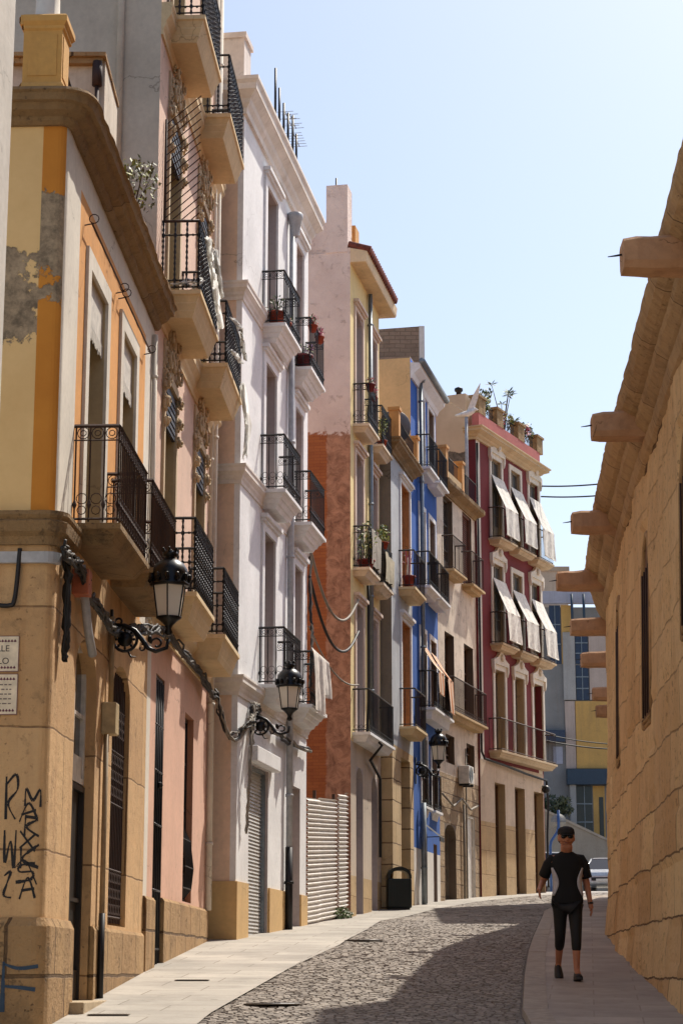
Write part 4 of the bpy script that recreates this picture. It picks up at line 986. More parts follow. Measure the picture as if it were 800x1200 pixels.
# ---- house 8: red house
P8b = (6.35, 64.3)
H8 = House('red_house', 'dark red house with white trimmed windows, grey canvas awnings and a planted roof terrace', 'house', P7b, P8b, 2.1)
REDW = plaster('dark_red_render', (120, 44, 48), (100, 34, 40), .3, .15, .2)
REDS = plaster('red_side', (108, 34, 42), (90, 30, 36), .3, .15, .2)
PNK = plaster('parapet_pink', (186, 108, 104), (140, 80, 76), .3, .2, .3)
GAB = patchy('stained_gable', (214, 190, 162), (190, 164, 138), 13.3, 15.6, .8, (132, 118, 104))
BEI = stone('beige_ground', (208, 178, 136), (196, 164, 118), 1.6, .7, (140, 108, 74), .01, .7, (116, 84, 56), .5, .35, .6)
NW8 = [(1.65, 2.5), (3.35, 4.2), (5.05, 5.9)]
h8 = [(a-.1, b-.08, 1.8, 5.5, .3, 2) for a, b in NW8]
h8 += [(a, b, z0, z1, .15 if z0 > 7 else .3, 2) for a, b in NW8 for z0, z1 in ((6.42, 8.9), (9.65, 12.15), (12.88, 15.45))]
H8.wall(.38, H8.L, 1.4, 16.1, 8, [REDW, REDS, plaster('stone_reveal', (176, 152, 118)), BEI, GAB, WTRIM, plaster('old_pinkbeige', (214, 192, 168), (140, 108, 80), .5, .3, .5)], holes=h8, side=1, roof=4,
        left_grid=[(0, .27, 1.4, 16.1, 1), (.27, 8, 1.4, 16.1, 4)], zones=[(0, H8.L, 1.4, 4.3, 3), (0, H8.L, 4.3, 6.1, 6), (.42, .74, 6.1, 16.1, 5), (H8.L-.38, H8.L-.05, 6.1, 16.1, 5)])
m = MB(); m.box(.39, 1.0, .3, 8, 16.1, 17.2); H8.part(m, 'gable_top', GAB)
H8.cornice([(.38, .27), (.38, 0), (H8.L, 0), (H8.L, 1)], moulding(.38, 15.72, 16.05), plaster('old_cream', (206, 182, 146), (140, 110, 80), .3, .2, .3))
m = MB(); m.box(.4, H8.L, -.12, .1, 16.05, 16.55); H8.part(m, 'parapet', PNK)
pts8 = (.4, 1.95, 3.85, 5.6)
for x in pts8:
    m = MB(); m.box(x, x+.55, -.13, .15, 16.55, 17.05).box(x-.04, x+.59, -.17, .19, 17.05, 17.12); H8.part(m, 'parapet_pillar', CORN)
m = MB()
for a, b in ((.95, 1.95), (2.5, 3.85), (4.4, 5.6)):
    n = int((b-a)/.11)
    for k in range(1, n): x = lerp(a, b, k/n); m.tube([(x, 0, 16.55), (x, 0, 17.0)], .009, 4); m.ring((x+.05, 0, 16.8), .045, .006, 8, 'y', 3)
    m.tube([(a, 0, 17.0), (b, 0, 17.0)], .02, 5)
H8.part(m, 'terrace_railing', IRON)
CORB = plaster('aged_slab', (200, 178, 146), (128, 96, 64), .4, .3, .4)
CANV = plain('grey_canvas', (222, 218, 208), .9)
for i, (a, b) in enumerate(NW8):
    for z0, z1 in ((6.42, 8.9), (9.65, 12.15), (12.88, 15.45)):
        H8.surround(a, b, z0, z1, .15, WTRIM, .04, 0, crest=1 if (i != 1 or z0 < 7) else 0); H8.window(a, b, z0, z1, .14 if z0 > 7 else .28, WOODG, pane=plain('dusty_glass', (84, 88, 90), .3) if z0 > 7 else WOODG)
    H8.window(a-.1, b-.08, 1.8, 5.5, .3, WOODB, plain('old_door', (96, 74, 50), .7), name='door')
    for z in (12.86, 9.63):
        H8.balcony(a-.3, b+.3, .42, z, CORB, 'thin', .18, .95, RUSTY, 2); awning(H8, a-.05, b+.2, .42, z+2.0, z+.96, z+(.12 if i != 2 else .02), CANV)
H8.balcony(1.1, 6.05, .42, 6.4, CORB, 'thin', .2, .95, RUSTY, 2)
m = MB(); m.tube([(.4, -.05, 15.6), (.4, -.05, 6.3), (.5, -.1, 6.1), (2, -.12, 6.05), (4, -.12, 5.95), (5.8, -.12, 5.9), (6.0, -.1, 5.2), (5.95, -.06, 4.2), (5.98, -.05, 2.6)], .035, 6); H8.part(m, 'cable', BLACKC)
o = empty('security_camera', H8.world(5.75, -.12, 5.62), 'small dark camera on a bracket under the last balcony of the red house', 'camera', H8.a)
m = MB(); m.ball((0, 0, 0), .13, 10, 8); m.build('housing', IRON, o); m = MB(); m.tube([(0, .12, .1), (0, 0, .1)], .02, 5); m.build('bracket', ZINC, o)
for i, (x, z, r_, hh, n, lf, lb) in enumerate(((1.3, 16.7, .3, .34, 160, [LEAFY, LEAF], 'yellow-green bush behind the first terrace rail of the red house'), (1.5, 16.75, .25, .45, 120, [LEAF, LEAFO], 'small green bush beside the second terrace pillar'),
        (2.75, 16.7, .25, .3, 110, [REDF, LEAFO, PINKF], 'reddish flowering plant in the middle terrace bay'), (3.6, 16.8, .2, .3, 80, [LEAFY, LEAFO], 'small yellowish plant against the third terrace pillar'),
        (4.75, 16.7, .35, .3, 150, [PINKF, LEAF, REDF], 'pink flowering plant in the last terrace bay'), (5.35, 16.8, .25, .35, 110, [LEAF, LEAFY], 'green plant beside the last terrace pillar'))):
    plant('terrace_plant', lb, tuple(H8.world(x, .12, z)), (r_, r_*.7, hh), n, .07, lf, 4, group='plants on the red house terrace')
o = empty('terrace_tree', tuple(H8.world(4.15, .5, 16.6)), 'spiky small tree rising above the red house terrace', 'tree'); m = MB(); f = MB(); rs = random.Random(5)
for k in range(9):
    tip = (rs.uniform(-.75, .75), rs.uniform(-.4, .4), rs.uniform(.7, 1.85)); m.tube([(0, 0, 0), (tip[0]*.4, tip[1]*.4, tip[2]*.55), tip], [.03, .018, .008], 5)
    for q in range(16):
        a = rs.uniform(0, 2*PI); e_ = rs.uniform(-.4, .9); d = Vector((math.cos(a)*math.cos(e_), math.sin(a)*math.cos(e_), math.sin(e_)))*rs.uniform(.16, .27); p = Vector(tip); sd_ = d.orthogonal().normalized()*.022
        f.mat(rs.randrange(2)).add([p-sd_, p+d*.5-sd_*1.2, p+d, p+d*.5+sd_*1.2], [(0, 1, 2, 3)])
m.build('trunk', BARK, o); f.build('crown', [LEAFO, LEAF], o)
# gull-shaped bird with raised wings on a pale pipe
o = empty('white_gull', tuple(H8.world(-.2, .05, 16.3)), 'white gull with raised wings perched on the pale pipe before the stained gable', 'gull')
m = MB(); m.tube([(-.34, 0, .02), (-.16, 0, .03), (.05, 0, .08), (.2, 0, .16), (.28, 0, .22), (.36, 0, .2)], [.02, .075, .1, .07, .05, .01], 10)
for sx, tip in ((-1, (-.95, .1, .62)), (1, (.42, -.1, 1.0))):
    base = Vector((0, 0, .12)); T_ = Vector(tip); e_ = Vector((-.1 if sx < 0 else .15, .05, .45)); mid = base.lerp(T_, .5)+Vector((0, 0, .08))
    for s1, s2 in ((base, mid), (mid, T_)):
        w1 = .2 if s1 is base else .17; w2 = .17 if s2 is mid else .015; d = Vector((.55 if sx < 0 else .9, .2, -.35)).normalized()
        m.add([s1, s2, s2+d*w2, s1+d*w1, s1+Vector((0, .03, 0)), s2+Vector((0, .03, 0)), s2+d*w2+Vector((0, .012, 0)), s1+d*w1+Vector((0, .012, 0))], [(0, 1, 2, 3), (7, 6, 5, 4), (0, 4, 5, 1), (1, 5, 6, 2), (2, 6, 7, 3), (3, 7, 4, 0)])
m.build('body', plain('gull_white', (232, 228, 222), .8), o)
m = MB(); m.tube([(0, 0, 13.4), (0, 0, 16.27)], .05, 8); o = m.build('vent_pipe', PVC); o.location = (*H8.world(-.2, .05, 0)[:2], 0); tag(o, 'pale vertical vent pipe in front of the stained gable', 'pipe')
m = MB(); m.tube([(0, 0, 0), (-.12, 0, 1.2), (-.3, 0, 2.45)], .03, 6); o = m.build('leaning_pole', IRON, loc=tuple(H7.world(2.0, .6, 13.45))); tag(o, 'dark thin pole leaning on the derelict house terrace', 'pole')
m = MB(); m.lathe([(.08, 0), (.08, .12), (.13, .16), (.13, .24), (.03, .29)], n=10); o = m.build('chimney_cowl', IRON, loc=tuple(H8.world(.6, .6, 17.2))); tag(o, 'small black chimney cowl on top of the stained gable', 'chimney cowl')

# ------------------------------------------------------------------ church side wall
church = empty('stone_church', (4.0, 30, .3), 'long eroded sandstone church wall with stone waterspouts along the right side', 'church')
def cpart(m, name, mats, label=None):
    o = m.build(name, mats, church); o.location = (-4.0, -30, -.3)
    if label: o['label'] = label
    return o
t = NT('church_stone'); v = t.coords()
n1 = t.noise(v, .5, 8, .65); n2 = t.noise(v, 2.2, 8, .7, dist=.4); n3 = t.noise(v, 12, 6, .7); st = t.noise(v, 1.0, 7, .7, 2.4, 2.4, .12); st2 = t.noise(v, 1.0, 5, .6, 1.2, 1.2, .06)
uv, sp = t.flat(v); wob = t.noise(v, 1.1, 4); cb = t.n('ShaderNodeVectorMath', operation='ADD'); vv = t.n('ShaderNodeVectorMath', operation='SCALE'); vv.inputs['Scale'].default_value = .12
cc = t.n('ShaderNodeCombineXYZ'); t.l(wob, cc.inputs[0]); t.l(wob, cc.inputs[1]); t.l(cc.outputs[0], vv.inputs[0]); t.l(uv, cb.inputs[0]); t.l(vv.outputs[0], cb.inputs[1])
br = t.n('ShaderNodeTexBrick'); t.l(cb.outputs[0], br.inputs['Vector']); br.inputs['Scale'].default_value = 1; br.inputs['Brick Width'].default_value = 1.45; br.inputs['Row Height'].default_value = .62
br.inputs['Mortar Size'].default_value = .013; br.inputs['Mortar Smooth'].default_value = .5; br.inputs['Color1'].default_value = lin((248, 214, 160)); br.inputs['Color2'].default_value = lin((204, 158, 106)); br.inputs['Mortar'].default_value = lin((118, 86, 56))
hi = t.ramp(sp.outputs[2], .5, 4.2); lo = t.math('SUBTRACT', 1.0, hi)
base = t.mix(t.ramp(n1, .35, .68), lin((244, 206, 152)), lin((228, 184, 128)))
col = t.mix(t.math('MULTIPLY_ADD', lo, .65, .25), base, br.outputs[0])
col = t.mix(t.math('MULTIPLY', t.math('MULTIPLY', t.ramp(st, .5, .7), .45), t.math('MULTIPLY_ADD', hi, .8, .2)), col, lin((172, 122, 76)))
col = t.mix(t.math('MULTIPLY', t.ramp(st2, .55, .75), .4), col, lin((244, 214, 170)))
col = t.mix(t.math('MULTIPLY', t.ramp(n2, .54, .7), .35), col, lin((150, 104, 64)))
col = t.mix(t.math('MULTIPLY', t.math('MULTIPLY', t.ramp(n3, .56, .62), t.ramp(n1, .38, .55)), .5), col, lin((120, 82, 50)))
t.bump(t.math('SUBTRACT', t.math('ADD', t.math('MULTIPLY', n3, .5), t.math('ADD', n2, st)), t.math('MULTIPLY', br.outputs['Fac'], .8)), 1.0, .08); CHS = t.done(col, .95)
CHD = plain('church_blind_window', (124, 90, 58), .9, var=.3)
CHT = stone('eroded_eave', (206, 168, 120), (180, 142, 98), 1.9, 3, (90, 62, 40), .014, .9, (84, 54, 32), .7, .5, 1)
SPT = plaster('spout_stone', (200, 156, 118), (120, 80, 52), .5, .6, .4, 2.0)
WIN = [(19.4, 5.25, 3.3, .55), (24.1, 5.2, 2.95, .5), (29.8, 5.45, 3.05, .5), (36.2, 5.4, 3.1, .5)]
rnd = random.Random(11); courses = []; z = -2.6
while z < 6.2: h_ = rnd.choice((.42, .5, .55, .62)); courses.append((z, z+h_, rnd.uniform(.9, 1.7), rnd.uniform(0, 1))); z += h_
def disp(y, z):
    p = Vector((y*.9, 3, z*.45)); d = (noise.noise(p*1.3)*.035+noise.noise(Vector((y*4, 0, z*.6)))*.02+noise.noise(Vector((y*9, 5, z*4)))*.008)
    fade = 1-min(1, max(0, (z-1.2)/3.5))*.6
    for a, b, bw, of in courses:
        if a <= z < b:
            e = min(z-a, b-z); u = (y/bw+of) % 1; ev_ = min(u, 1-u)*bw
            k = int(y/bw+of); d += (noise.noise(Vector((k*7.3, a*5.1, 0)))*.03)*fade
            q = min(e, ev_)
            if q < .05: d += .022*fade*(1-q/.05)*max(0, min(1, .5+noise.noise(Vector((y*1.1, 9, z*.9)))*2.2))
            break
    for yc, zt, zb, hw in WIN:
        if abs(y-yc) < hw+.15 and zb-.15 < z < zt+.2: d = .045
    return d
m = MB(); ys = []; y = 6.0
while y < 60: ys.append(y); y += .075 if 16 < y < 33 else .16
zs = [-2.6+.09*i for i in range(98)]
for y in ys:
    for z in zs:
        X = ev(CW, y)+lerp(-.08, .1, (z+1)/7.2)
        # worn, slightly bulging footing
        zr = z-g(y); X -= .05*max(0, 1-zr/.7) if zr > -.5 else .05
        m.v.append((X+disp(y, z), y, z))
nz = len(zs)
for i in range(len(ys)-1):
    for j in range(nz-1):
        if zs[j+1] < g(ys[i])-.4: continue
        m.f.append([i*nz+j, (i+1)*nz+j, (i+1)*nz+j+1, i*nz+j+1]); m.mi.append(0); m.sm.append(False)
cpart(m, 'wall', CHS)
for yc, zt, zb, hw in WIN:
    P_ = [(yc-hw, zb), (yc+hw, zb), (yc+hw, zt-.45), (yc+hw*.5, zt-.12), (yc, zt), (yc-hw*.5, zt-.12), (yc-hw, zt-.45)]
    f3 = lambda y, z, d: (ev(CW, y)+lerp(-.08, .1, (z+1)/7.2)+d, y, z)
    m = MB(); m.poly([f3(y, z, .03) for y, z in P_]); wv = cpart(m, 'window', CHD)
    m = MB(); m.tube([f3(y, z, .02) for y, z in P_+[P_[0]]], .03, 6); m.tube([f3(yc+(y-yc)*1.16, (z-zb)*1.03+zb-.06, .03) for y, z in P_+[P_[0]]], .035, 6); m.build('frame', CHT, wv)
    m = MB()
    for q in range(4): y_ = yc-hw+.1+q*(2*hw-.2)/3; m.tube([f3(y_, zb+.05, .0), f3(y_, zt-.45, .0)], .012, 5)
    m.build('bars', RUSTY, wv)
m = MB()
prof = [(-.3, 5.93), (-.03, 5.96), (.05, 6.02), (.08, 6.1), (.08, 6.16), (.03, 6.2), (.09, 6.24), (.17, 6.32), (.19, 6.38), (.15, 6.41), (.24, 6.45), (.32, 6.52), (.36, 6.6), (.37, 6.68), (.3, 6.72), (-.6, 6.8)]
np_ = len(prof); ye = [6+.08*i for i in range(int(54/.08))]
for y in ye:
    jt = 1 if (y % 1.12) < .08 else 0; k = int(y/1.12)
    for p, z in prof:
        a = noise.noise(Vector((y*1.4, p*6, z*3)))*.01+noise.noise(Vector((y*5, p*9, z*9)))*.008-jt*.007+noise.noise(Vector((k*3.7, 1, 1)))*.004
        zz = z+noise.noise(Vector((y*1.1, 7, z)))*.02
        m.v.append((ev(CW, y)+.1-(p+(a if p > -.1 else 0)), y, zz))
for i in range(len(ye)-1):
    for j in range(np_-1): m.f.append([i*np_+j, (i+1)*np_+j, (i+1)*np_+j+1, i*np_+j+1]); m.mi.append(0); m.sm.append(False)
cpart(m, 'cornice', CHT)
m = MB()
m.v = [(ev(CW, y)+x_, y, z_) for y in ys[::4] for x_, z_ in ((-.2, 6.76), (3.6, 7.9))]; n = len(m.v)//2
m.f = [[2*i, 2*i+1, 2*i+3, 2*i+2] for i in range(n-1)]; m.mi = [0]*(n-1); m.sm = [False]*(n-1)
cpart(m, 'roof', TERRA)
for i, y in enumerate((11.8, 17.5, 23.4, 28.7, 33.2, 37.8, 41.9, 47.2, 50.4)):
    X = ev(CW, y)+.1; Ls = (.72, .74, .68, .7, .85, .9, 1.02, 1.12, 1.25)[i]; zc = 6.38; m = MB(); N = 9
    oct_ = [(-.15, -.17), (.15, -.17), (.19, -.1), (.19, .12), (.15, .16), (-.15, .16), (-.19, .12), (-.19, -.1)]
    for k in range(N):
        f = k/(N-1); sc_ = lerp(1.06, .88, f)*(.94 if k == N-1 else 1)
        for a, b in oct_: m.v.append((X+.25-(Ls+.25)*f+noise.noise(Vector((f*4, a*5, i)))*.015, y+a*sc_+noise.noise(Vector((f*6, b*4, i+.5)))*.014, zc+b*sc_-.03*f+noise.noise(Vector((f*5, a*4, i+3)))*.014))
    for k in range(N-1):
        for q in range(8): m.f.append([k*8+q, k*8+(q+1) % 8, (k+1)*8+(q+1) % 8, (k+1)*8+q]); m.mi.append(0); m.sm.append(False)
    m.f.append([(N-1)*8+q for q in range(8)]); m.mi.append(0); m.sm.append(False)
    o = cpart(m, 'waterspout', SPT); m = MB(); m.tube([(X-Ls+.05, y, zc+.0), (X-Ls-.06, y, zc-.02), (X-Ls-.13, y, zc-.03)], [.012, .009, .004], 6); m.build('lead_nozzle', IRON, o)
m = MB(); m.box(7.35, 15, 47.5, 56, -1, 13.4); cpart(m, 'unseen_shadow_block', CHS)  # unseen tall block, sized to throw the far shadow band on the street
m = MB(); m.box(6.4, 15, 8, 30, -1, 15.2); cpart(m, 'unseen_shadow_block', CHS)  # unseen block, added to widen the near shadow edge on the cobbles
m = MB(); m.add([(7.25, 47.4, 13.4), (7.25, 56.1, 13.4), (11.2, 56.1, 14.2), (11.2, 47.4, 14.2), (15.1, 47.4, 13.4), (15.1, 56.1, 13.4)], [(0, 1, 2, 3), (3, 2, 5, 4), (0, 3, 4), (1, 5, 2)]); cpart(m, 'unseen_block_roof', TERRA)  # roof on the far unseen shadow block

# ------------------------------------------------------------------ wall lanterns
LG = NT('milky_glass'); LG.done(lin((228, 222, 208)), .35)
LGM = LG.m
LAMPBLK = plain('lamp_black', (20, 20, 22), .35, .3)
def lantern(h, x, zr, zg, label, reach=.66):
    o = empty('wall_lantern', h.world(x, -.01, zr), label, 'street lamp', h.a, 'wall lanterns along the left facades')
    m = MB(); m.box(-.025, .025, -.03, 0, -.32, .34)
    def ringyz(c, r, tk, n=18, a0=0, a1=2*PI, r2=None):
        r2 = r if r2 is None else r2; m.tube([(0, c[0]+lerp(r, r2, k/n)*math.cos(lerp(a0, a1, k/n)), c[1]+lerp(r, r2, k/n)*math.sin(lerp(a0, a1, k/n))) for k in range(n+1)], tk, 6)
    ringyz((-.17, 0), .135, .018); m.tube([(-.012, -.17, 0), (.012, -.17, 0)], .085, 16)
    for k in range(8): a = k*PI/4; m.ball((0, -.17+.1*math.cos(a), .1*math.sin(a)), .018, 6, 4)
    ringyz((-.1, .2), .06, .014, 14, -PI/2, 1.3*PI, .02)
    m.tube([(0, -.03, .17), (0, -.16, .16), (0, -.28, .1), (0, -.36, .0), (0, -.43, -.1), (0, -.52, -.14), (0, -reach+.02, -.1), (0, -reach, 0)], [.02, .024, .028, .028, .026, .024, .022, .02], 8)
    ringyz((-.53, -.05), .07, .013, 14, 0, 1.7*PI, .03); ringyz((-.36, -.1), .045, .012, 10, PI/2, 2.2*PI, .015)
    m.tube([(0, -.2, -.13), (0, -.24, -.2), (0, -.3, -.2)], [.014, .012, .005], 6); m.ball((0, -.45, .0), .03, 6, 4, 1, 1, 1.5)
    m.build('bracket', LAMPBLK, o)
    dz = zg-zr; m = MB(); c = (0, -reach, dz)
    m.lathe([(.02, -.2), (.05, -.17), (.03, -.12), (.05, -.08), (.1, -.03), (.145, 0), (.145, .012), (.02, .012)], c, 16)
    for k in range(6):
        a = k*PI/3; m.tube([(c[0]+.14*math.cos(a), c[1]+.14*math.sin(a), dz), (c[0]+.195*math.cos(a), c[1]+.195*math.sin(a), dz+.37)], .009, 5)
    m.build('frame', LAMPBLK, o)
    m = MB(); m.lathe([(.136, .01), (.19, .37)], c, 6); m.build('glass', LGM, o)
    m = MB(); m.lathe([(.19, .36), (.225, .37), (.225, .39), (.2, .41), (.215, .5), (.2, .56), (.16, .62), (.1, .665), (.06, .68), (.055, .7), (.09, .71), (.085, .76), (.03, .77)], c, 18)
    for k in range(12):
        a = k*PI/6; m.ball((c[0]+.225*math.cos(a), c[1]+.225*math.sin(a), dz+.45), .03, 6, 4, 1, 1, 1.7)
    for k in range(6):
        a = k*PI/3; m.ball((c[0]+.085*math.cos(a), c[1]+.085*math.sin(a), dz+.78), .02, 6, 4, 1, 1, 1.5)
    m.build('dome', LAMPBLK, o); return o
lantern(H1, 2.62, 3.66, 3.9, 'black wall lantern nearest the viewer, below the iron balconies of the ochre house', .66)
lantern(H3, 1.0, 4.0, 4.28, 'black wall lantern on the white house above the roller shutter', .66)
lantern(H6, .2, 4.95, 5.2, 'small distant black wall lantern on the blue house', .6)

# ------------------------------------------------------------------ cables
def cable(label, pts, r, mat, strands=1, jit=.04, group=None, cat='cable', name='cable'):
    m = MB(); rs = random.Random(len(label)); P = [Vector(p) for p in pts]
    for q in range(strands):
        L = []; ph = rs.uniform(0, 6)
        for i in range(len(P)-1):
            a, b, c, d = P[max(i-1, 0)], P[i], P[i+1], P[min(i+2, len(P)-1)]
            for k in range(8):
                t_ = k/8; p = .5*((2*b)+(c-a)*t_+(2*a-5*b+4*c-d)*t_*t_+(3*b-a-3*c+d)*t_**3)
                ang = ph+(i*8+k)*.45; w_ = jit if strands > 1 else 0
                L.append(p+Vector((0, math.cos(ang)*w_, math.sin(ang)*w_))+Vector((rs.gauss(0, w_*.3), 0, rs.gauss(0, w_*.3))))
        L.append(P[-1]); m.mat(q % 2 if isinstance(mat, list) else 0).tube(L, r*rs.uniform(.7, 1.2), 5)
    return tag(m.build(name, mat), label, cat, group)
cable('thick dark twisted cable bundle running under the balconies of the ochre and pink houses', WL(H1, [(-.9, -.1, 3.98), (0, -.12, 3.9), (.6, -.12, 3.78), (1.8, -.12, 3.7), (3.0, -.12, 3.8), (4.6, -.12, 4.1)])+WL(H2, [(.2, -.14, 4.32), (2.2, -.14, 4.4), (4.6, -.13, 4.36), (6.4, -.13, 4.3)]), .02, [BLACKC, plain('dark_grey_cable', (70, 64, 58), .7)], 8, .055)
cable('sagging twisted grey cables between the pink house and the lantern on the white house', WL(H2, [(6.4, -.13, 4.3)])+[tuple(Vector((-1.75, 32.6, 3.72)))]+WL(H3, [(.35, -.15, 3.95), (.8, -.1, 4.25), (1.4, -.1, 4.3)]), .018, [GREYC, BLACKC], 7, .08)
cable('tangle of pale cables hanging down beside the second lantern', WL(H3, [(.9, -.1, 4.35), (.6, -.14, 3.9), (.45, -.12, 3.2), (.4, -.08, 2.2)]), .02, [GREYC, GREYC], 3, .05)
cable('black cable run under the lowest balconies of the white house', WL(H3, [(1.0, -.1, 4.3), (2.6, -.1, 4.1), (4.5, -.1, 4.1), (6.4, -.1, 4.15)]), .03, [BLACKC, GREYC], 3, .04)
cable('black cables hanging in a bunch down the corner of the ochre house', WL(H1, [(-.5, -.06, 4.0), (-.47, -.07, 3.4), (-.52, -.06, 2.95)]), .022, BLACKC, 6, .05)
cable('dark cable loop pinned to the corner stone beside the street name tile', [tuple(H1.world(-.89, .33, 3.98)), tuple(H1.world(-.9, .36, 3.5)), tuple(H1.world(-.9, .42, 3.42)), tuple(H1.world(-.9, .6, 3.44))], .02, BLACKC)
a_, b_ = Vector(H3.world(6.45, -.05, 8.2)), Vector(H4.world(.3, -.12, 8.1))
def sag(a, b, d, n=6): return [tuple(a.lerp(b, k/n)+Vector((0, 0, -d*4*(k/n)*(1-k/n)))) for k in range(n+1)]
cable('upper white cable looping across the gap to the yellow house', sag(a_, b_, .9), .03, GREYC)
cable('second cable looping across the gap below the first', sag(Vector(H3.world(6.45, -.05, 7.6)), Vector(H4.world(.35, -.12, 7.4)), .9), .03, BLACKC)
cable('lowest thin pale cable across the gap to the yellow house', sag(Vector(H3.world(6.45, -.05, 6.6)), Vector(H4.world(.3, -.12, 6.2)), .35), .018, GREYC)
cable('grey cables hanging down the far edge of the white house', WL(H3, [(6.5, -.05, 8.4), (6.52, -.06, 7.2), (6.5, -.1, 6.4), (6.5, -.05, 5.4)]), .025, [GREYC, BLACKC], 3, .05)
cable('upper overhead wire between the red house and the church', sag(Vector((6.5, 64.5, 15.5)), Vector((9.6, 62, 15.2)), .1), .022, BLACKC, cat='wire', name='overhead_wire')
cable('lower overhead wire between the red house and the church', sag(Vector((6.5, 64.5, 15.15)), Vector((9.6, 62, 14.8)), .1), .022, BLACKC, cat='wire', name='overhead_wire')
cable('far low wire crossing before the modern block', sag(Vector((9.5, 95, 10.9)), Vector((14, 95, 10.4)), .15), .03, BLACKC, cat='wire', name='overhead_wire')
cable('second far low wire crossing before the modern block', sag(Vector((9.5, 95, 10.6)), Vector((14, 95, 10.2)), .15), .03, BLACKC, cat='wire', name='overhead_wire')

# ------------------------------------------------------------------ background block
MB_GREY = plaster('panel_grey', (140, 138, 136), amt=.1); LAV = plaster('panel_lavender', (176, 176, 190), amt=.1); NAVY = plain('navy_glass', (34, 46, 74), .2)
MUS = plaster('panel_mustard', (214, 168, 96), amt=.1); PKP = plaster('panel_pinkgrey', (196, 176, 164), amt=.1); LGP = plaster('panel_lightgrey', (172, 168, 164), amt=.1); TEAL = plain('fascia_teal', (42, 62, 80), .5)
o = empty('modern_block', (10, 105, 3.7), 'modern apartment block with mustard, navy and grey panels closing the end of the street', 'building')
m = MB(); m.box(-3, 14, 0, 14, 0, 15.0); m.build('wall', MB_GREY, o)
def pan(name, mat, x0, x1, z0, z1, pr=.12, sub=None):
    m = MB(); m.box(x0-10, x1-10, -pr, -.002, z0-3.7, z1-3.7); q = m.build(name, mat, o, bevel=.01); return q
pan('parapet', LAV, 7, 24, 18.85, 19.5, .35)
for x in (10.86, 16, 20): pan('window', NAVY, x, x+.58, 15.7, 18.8, .03); pan('cladding_panel', MUS, x+.62, x+1.2, 15.7, 18.8, .08)
pan('cladding_panel', LGP, 11.52, 12.14, 13.8, 17.35, .18)
pan('window', NAVY, 12.18, 12.84, 15.7, 17.35, .04); pan('window', NAVY, 12.18, 12.84, 13.8, 15.62, .04)
pan('cladding_panel', PKP, 12.88, 14.6, 13.8, 17.35, .14); pan('cladding_panel', PKP, 11.56, 12.08, 10.25, 13.74, .14); pan('cladding_panel', MUS, 12.1, 15.2, 10.25, 13.74, .18)
pan('fascia', TEAL, 11.55, 16, 9.4, 10.2, .6)
pan('column', LGP, 11.7, 12.0, 6.5, 9.4, .4); pan('window', plain('dark_shopfront', (30, 34, 40), .15), 12.05, 12.85, 6.6, 9.38, .03); pan('wall_recess', MUS, 12.9, 13.5, 6.6, 9.38, .02); pan('window', plain('dark_shopfront', (30, 34, 40), .15), 13.2, 13.42, 6.6, 8.8, .05)
pan('canopy', NAVY, 9.5, 11.5, 11.6, 12.2, .5); pan('window', LAV, 10.9, 11.4, 10.5, 11.4, .04)
for x0_, x1_, z0_, z1_ in ((10.86, 11.44, 15.7, 18.8), (12.18, 12.84, 15.7, 17.35), (12.18, 12.84, 13.8, 15.62), (12.05, 12.85, 6.6, 9.38)):
    m = MB()
    for q in range(1, 3): zz_ = lerp(z0_, z1_, q/3)-3.7; m.box(x0_-10, x1_-10, -.09, -.045, zz_-.03, zz_+.03)
    xm_ = (x0_+x1_)/2-10; m.box(xm_-.02, xm_+.02, -.088, -.047, z0_-3.7, z1_-3.7); m.build('mullion', ZINC, o)
for x in (12.0, 12.62): m = MB(); m.tube([(x-10, -.6, 13.6), (x-10, -.6, 15.6)], .07, 8); m.build('post', TEAL, o)
o = empty('tan_block', (7, 114, 3.7), 'plain tan building rising behind the modern block', 'building'); m = MB(); m.box(0, 5.9, 0, 9, 0, 18.7); m.build('wall', plaster('far_tan', (214, 186, 160), amt=.2), o)
m = MB(); m.box(-.1, 6.0, -.1, 9.1, 18.7, 18.95); m.build('parapet', plaster('far_tan2', (196, 168, 142), amt=.2), o); m = MB(); m.box(3.5, 4.4, -.05, -.002, 15.5, 17); m.build('window', GLASS, o)
o = empty('ramp_wall', (9, 100, 3.6), 'sloping grey-tan ramp wall below the modern block', 'wall')
m = MB(); m.add([(-1, 0, 0), (7, 0, 0), (7, 0, 1.2), (-1, 0, 5.0), (-1, .4, 0), (7, .4, 0), (7, .4, 1.2), (-1, .4, 5.0)], [(0, 1, 2, 3), (7, 6, 5, 4), (3, 2, 6, 7), (0, 3, 7, 4), (1, 5, 6, 2)]); m.build('masonry', plaster('ramp_render', (176, 160, 140), amt=.3), o)
m = MB(); m.add([(-1.02, -.06, 5.0), (7.02, -.06, 1.2), (7.02, -.06, 1.32), (-1.02, -.06, 5.12), (-1.02, .46, 5.0), (7.02, .46, 1.2), (7.02, .46, 1.32), (-1.02, .46, 5.12)], [(0, 1, 2, 3), (7, 6, 5, 4), (3, 2, 6, 7), (0, 4, 5, 1)]); m.build('coping', plaster('coping', (190, 174, 154)), o)
plant('dark_bush', 'dark bush beside the modern block above the ramp wall', (10.5, 101.2, 7.2), (.9, .7, .7), 700, .13, [LEAFO, plain('leaf_dark', (40, 56, 34), .7, var=.4)], 6)

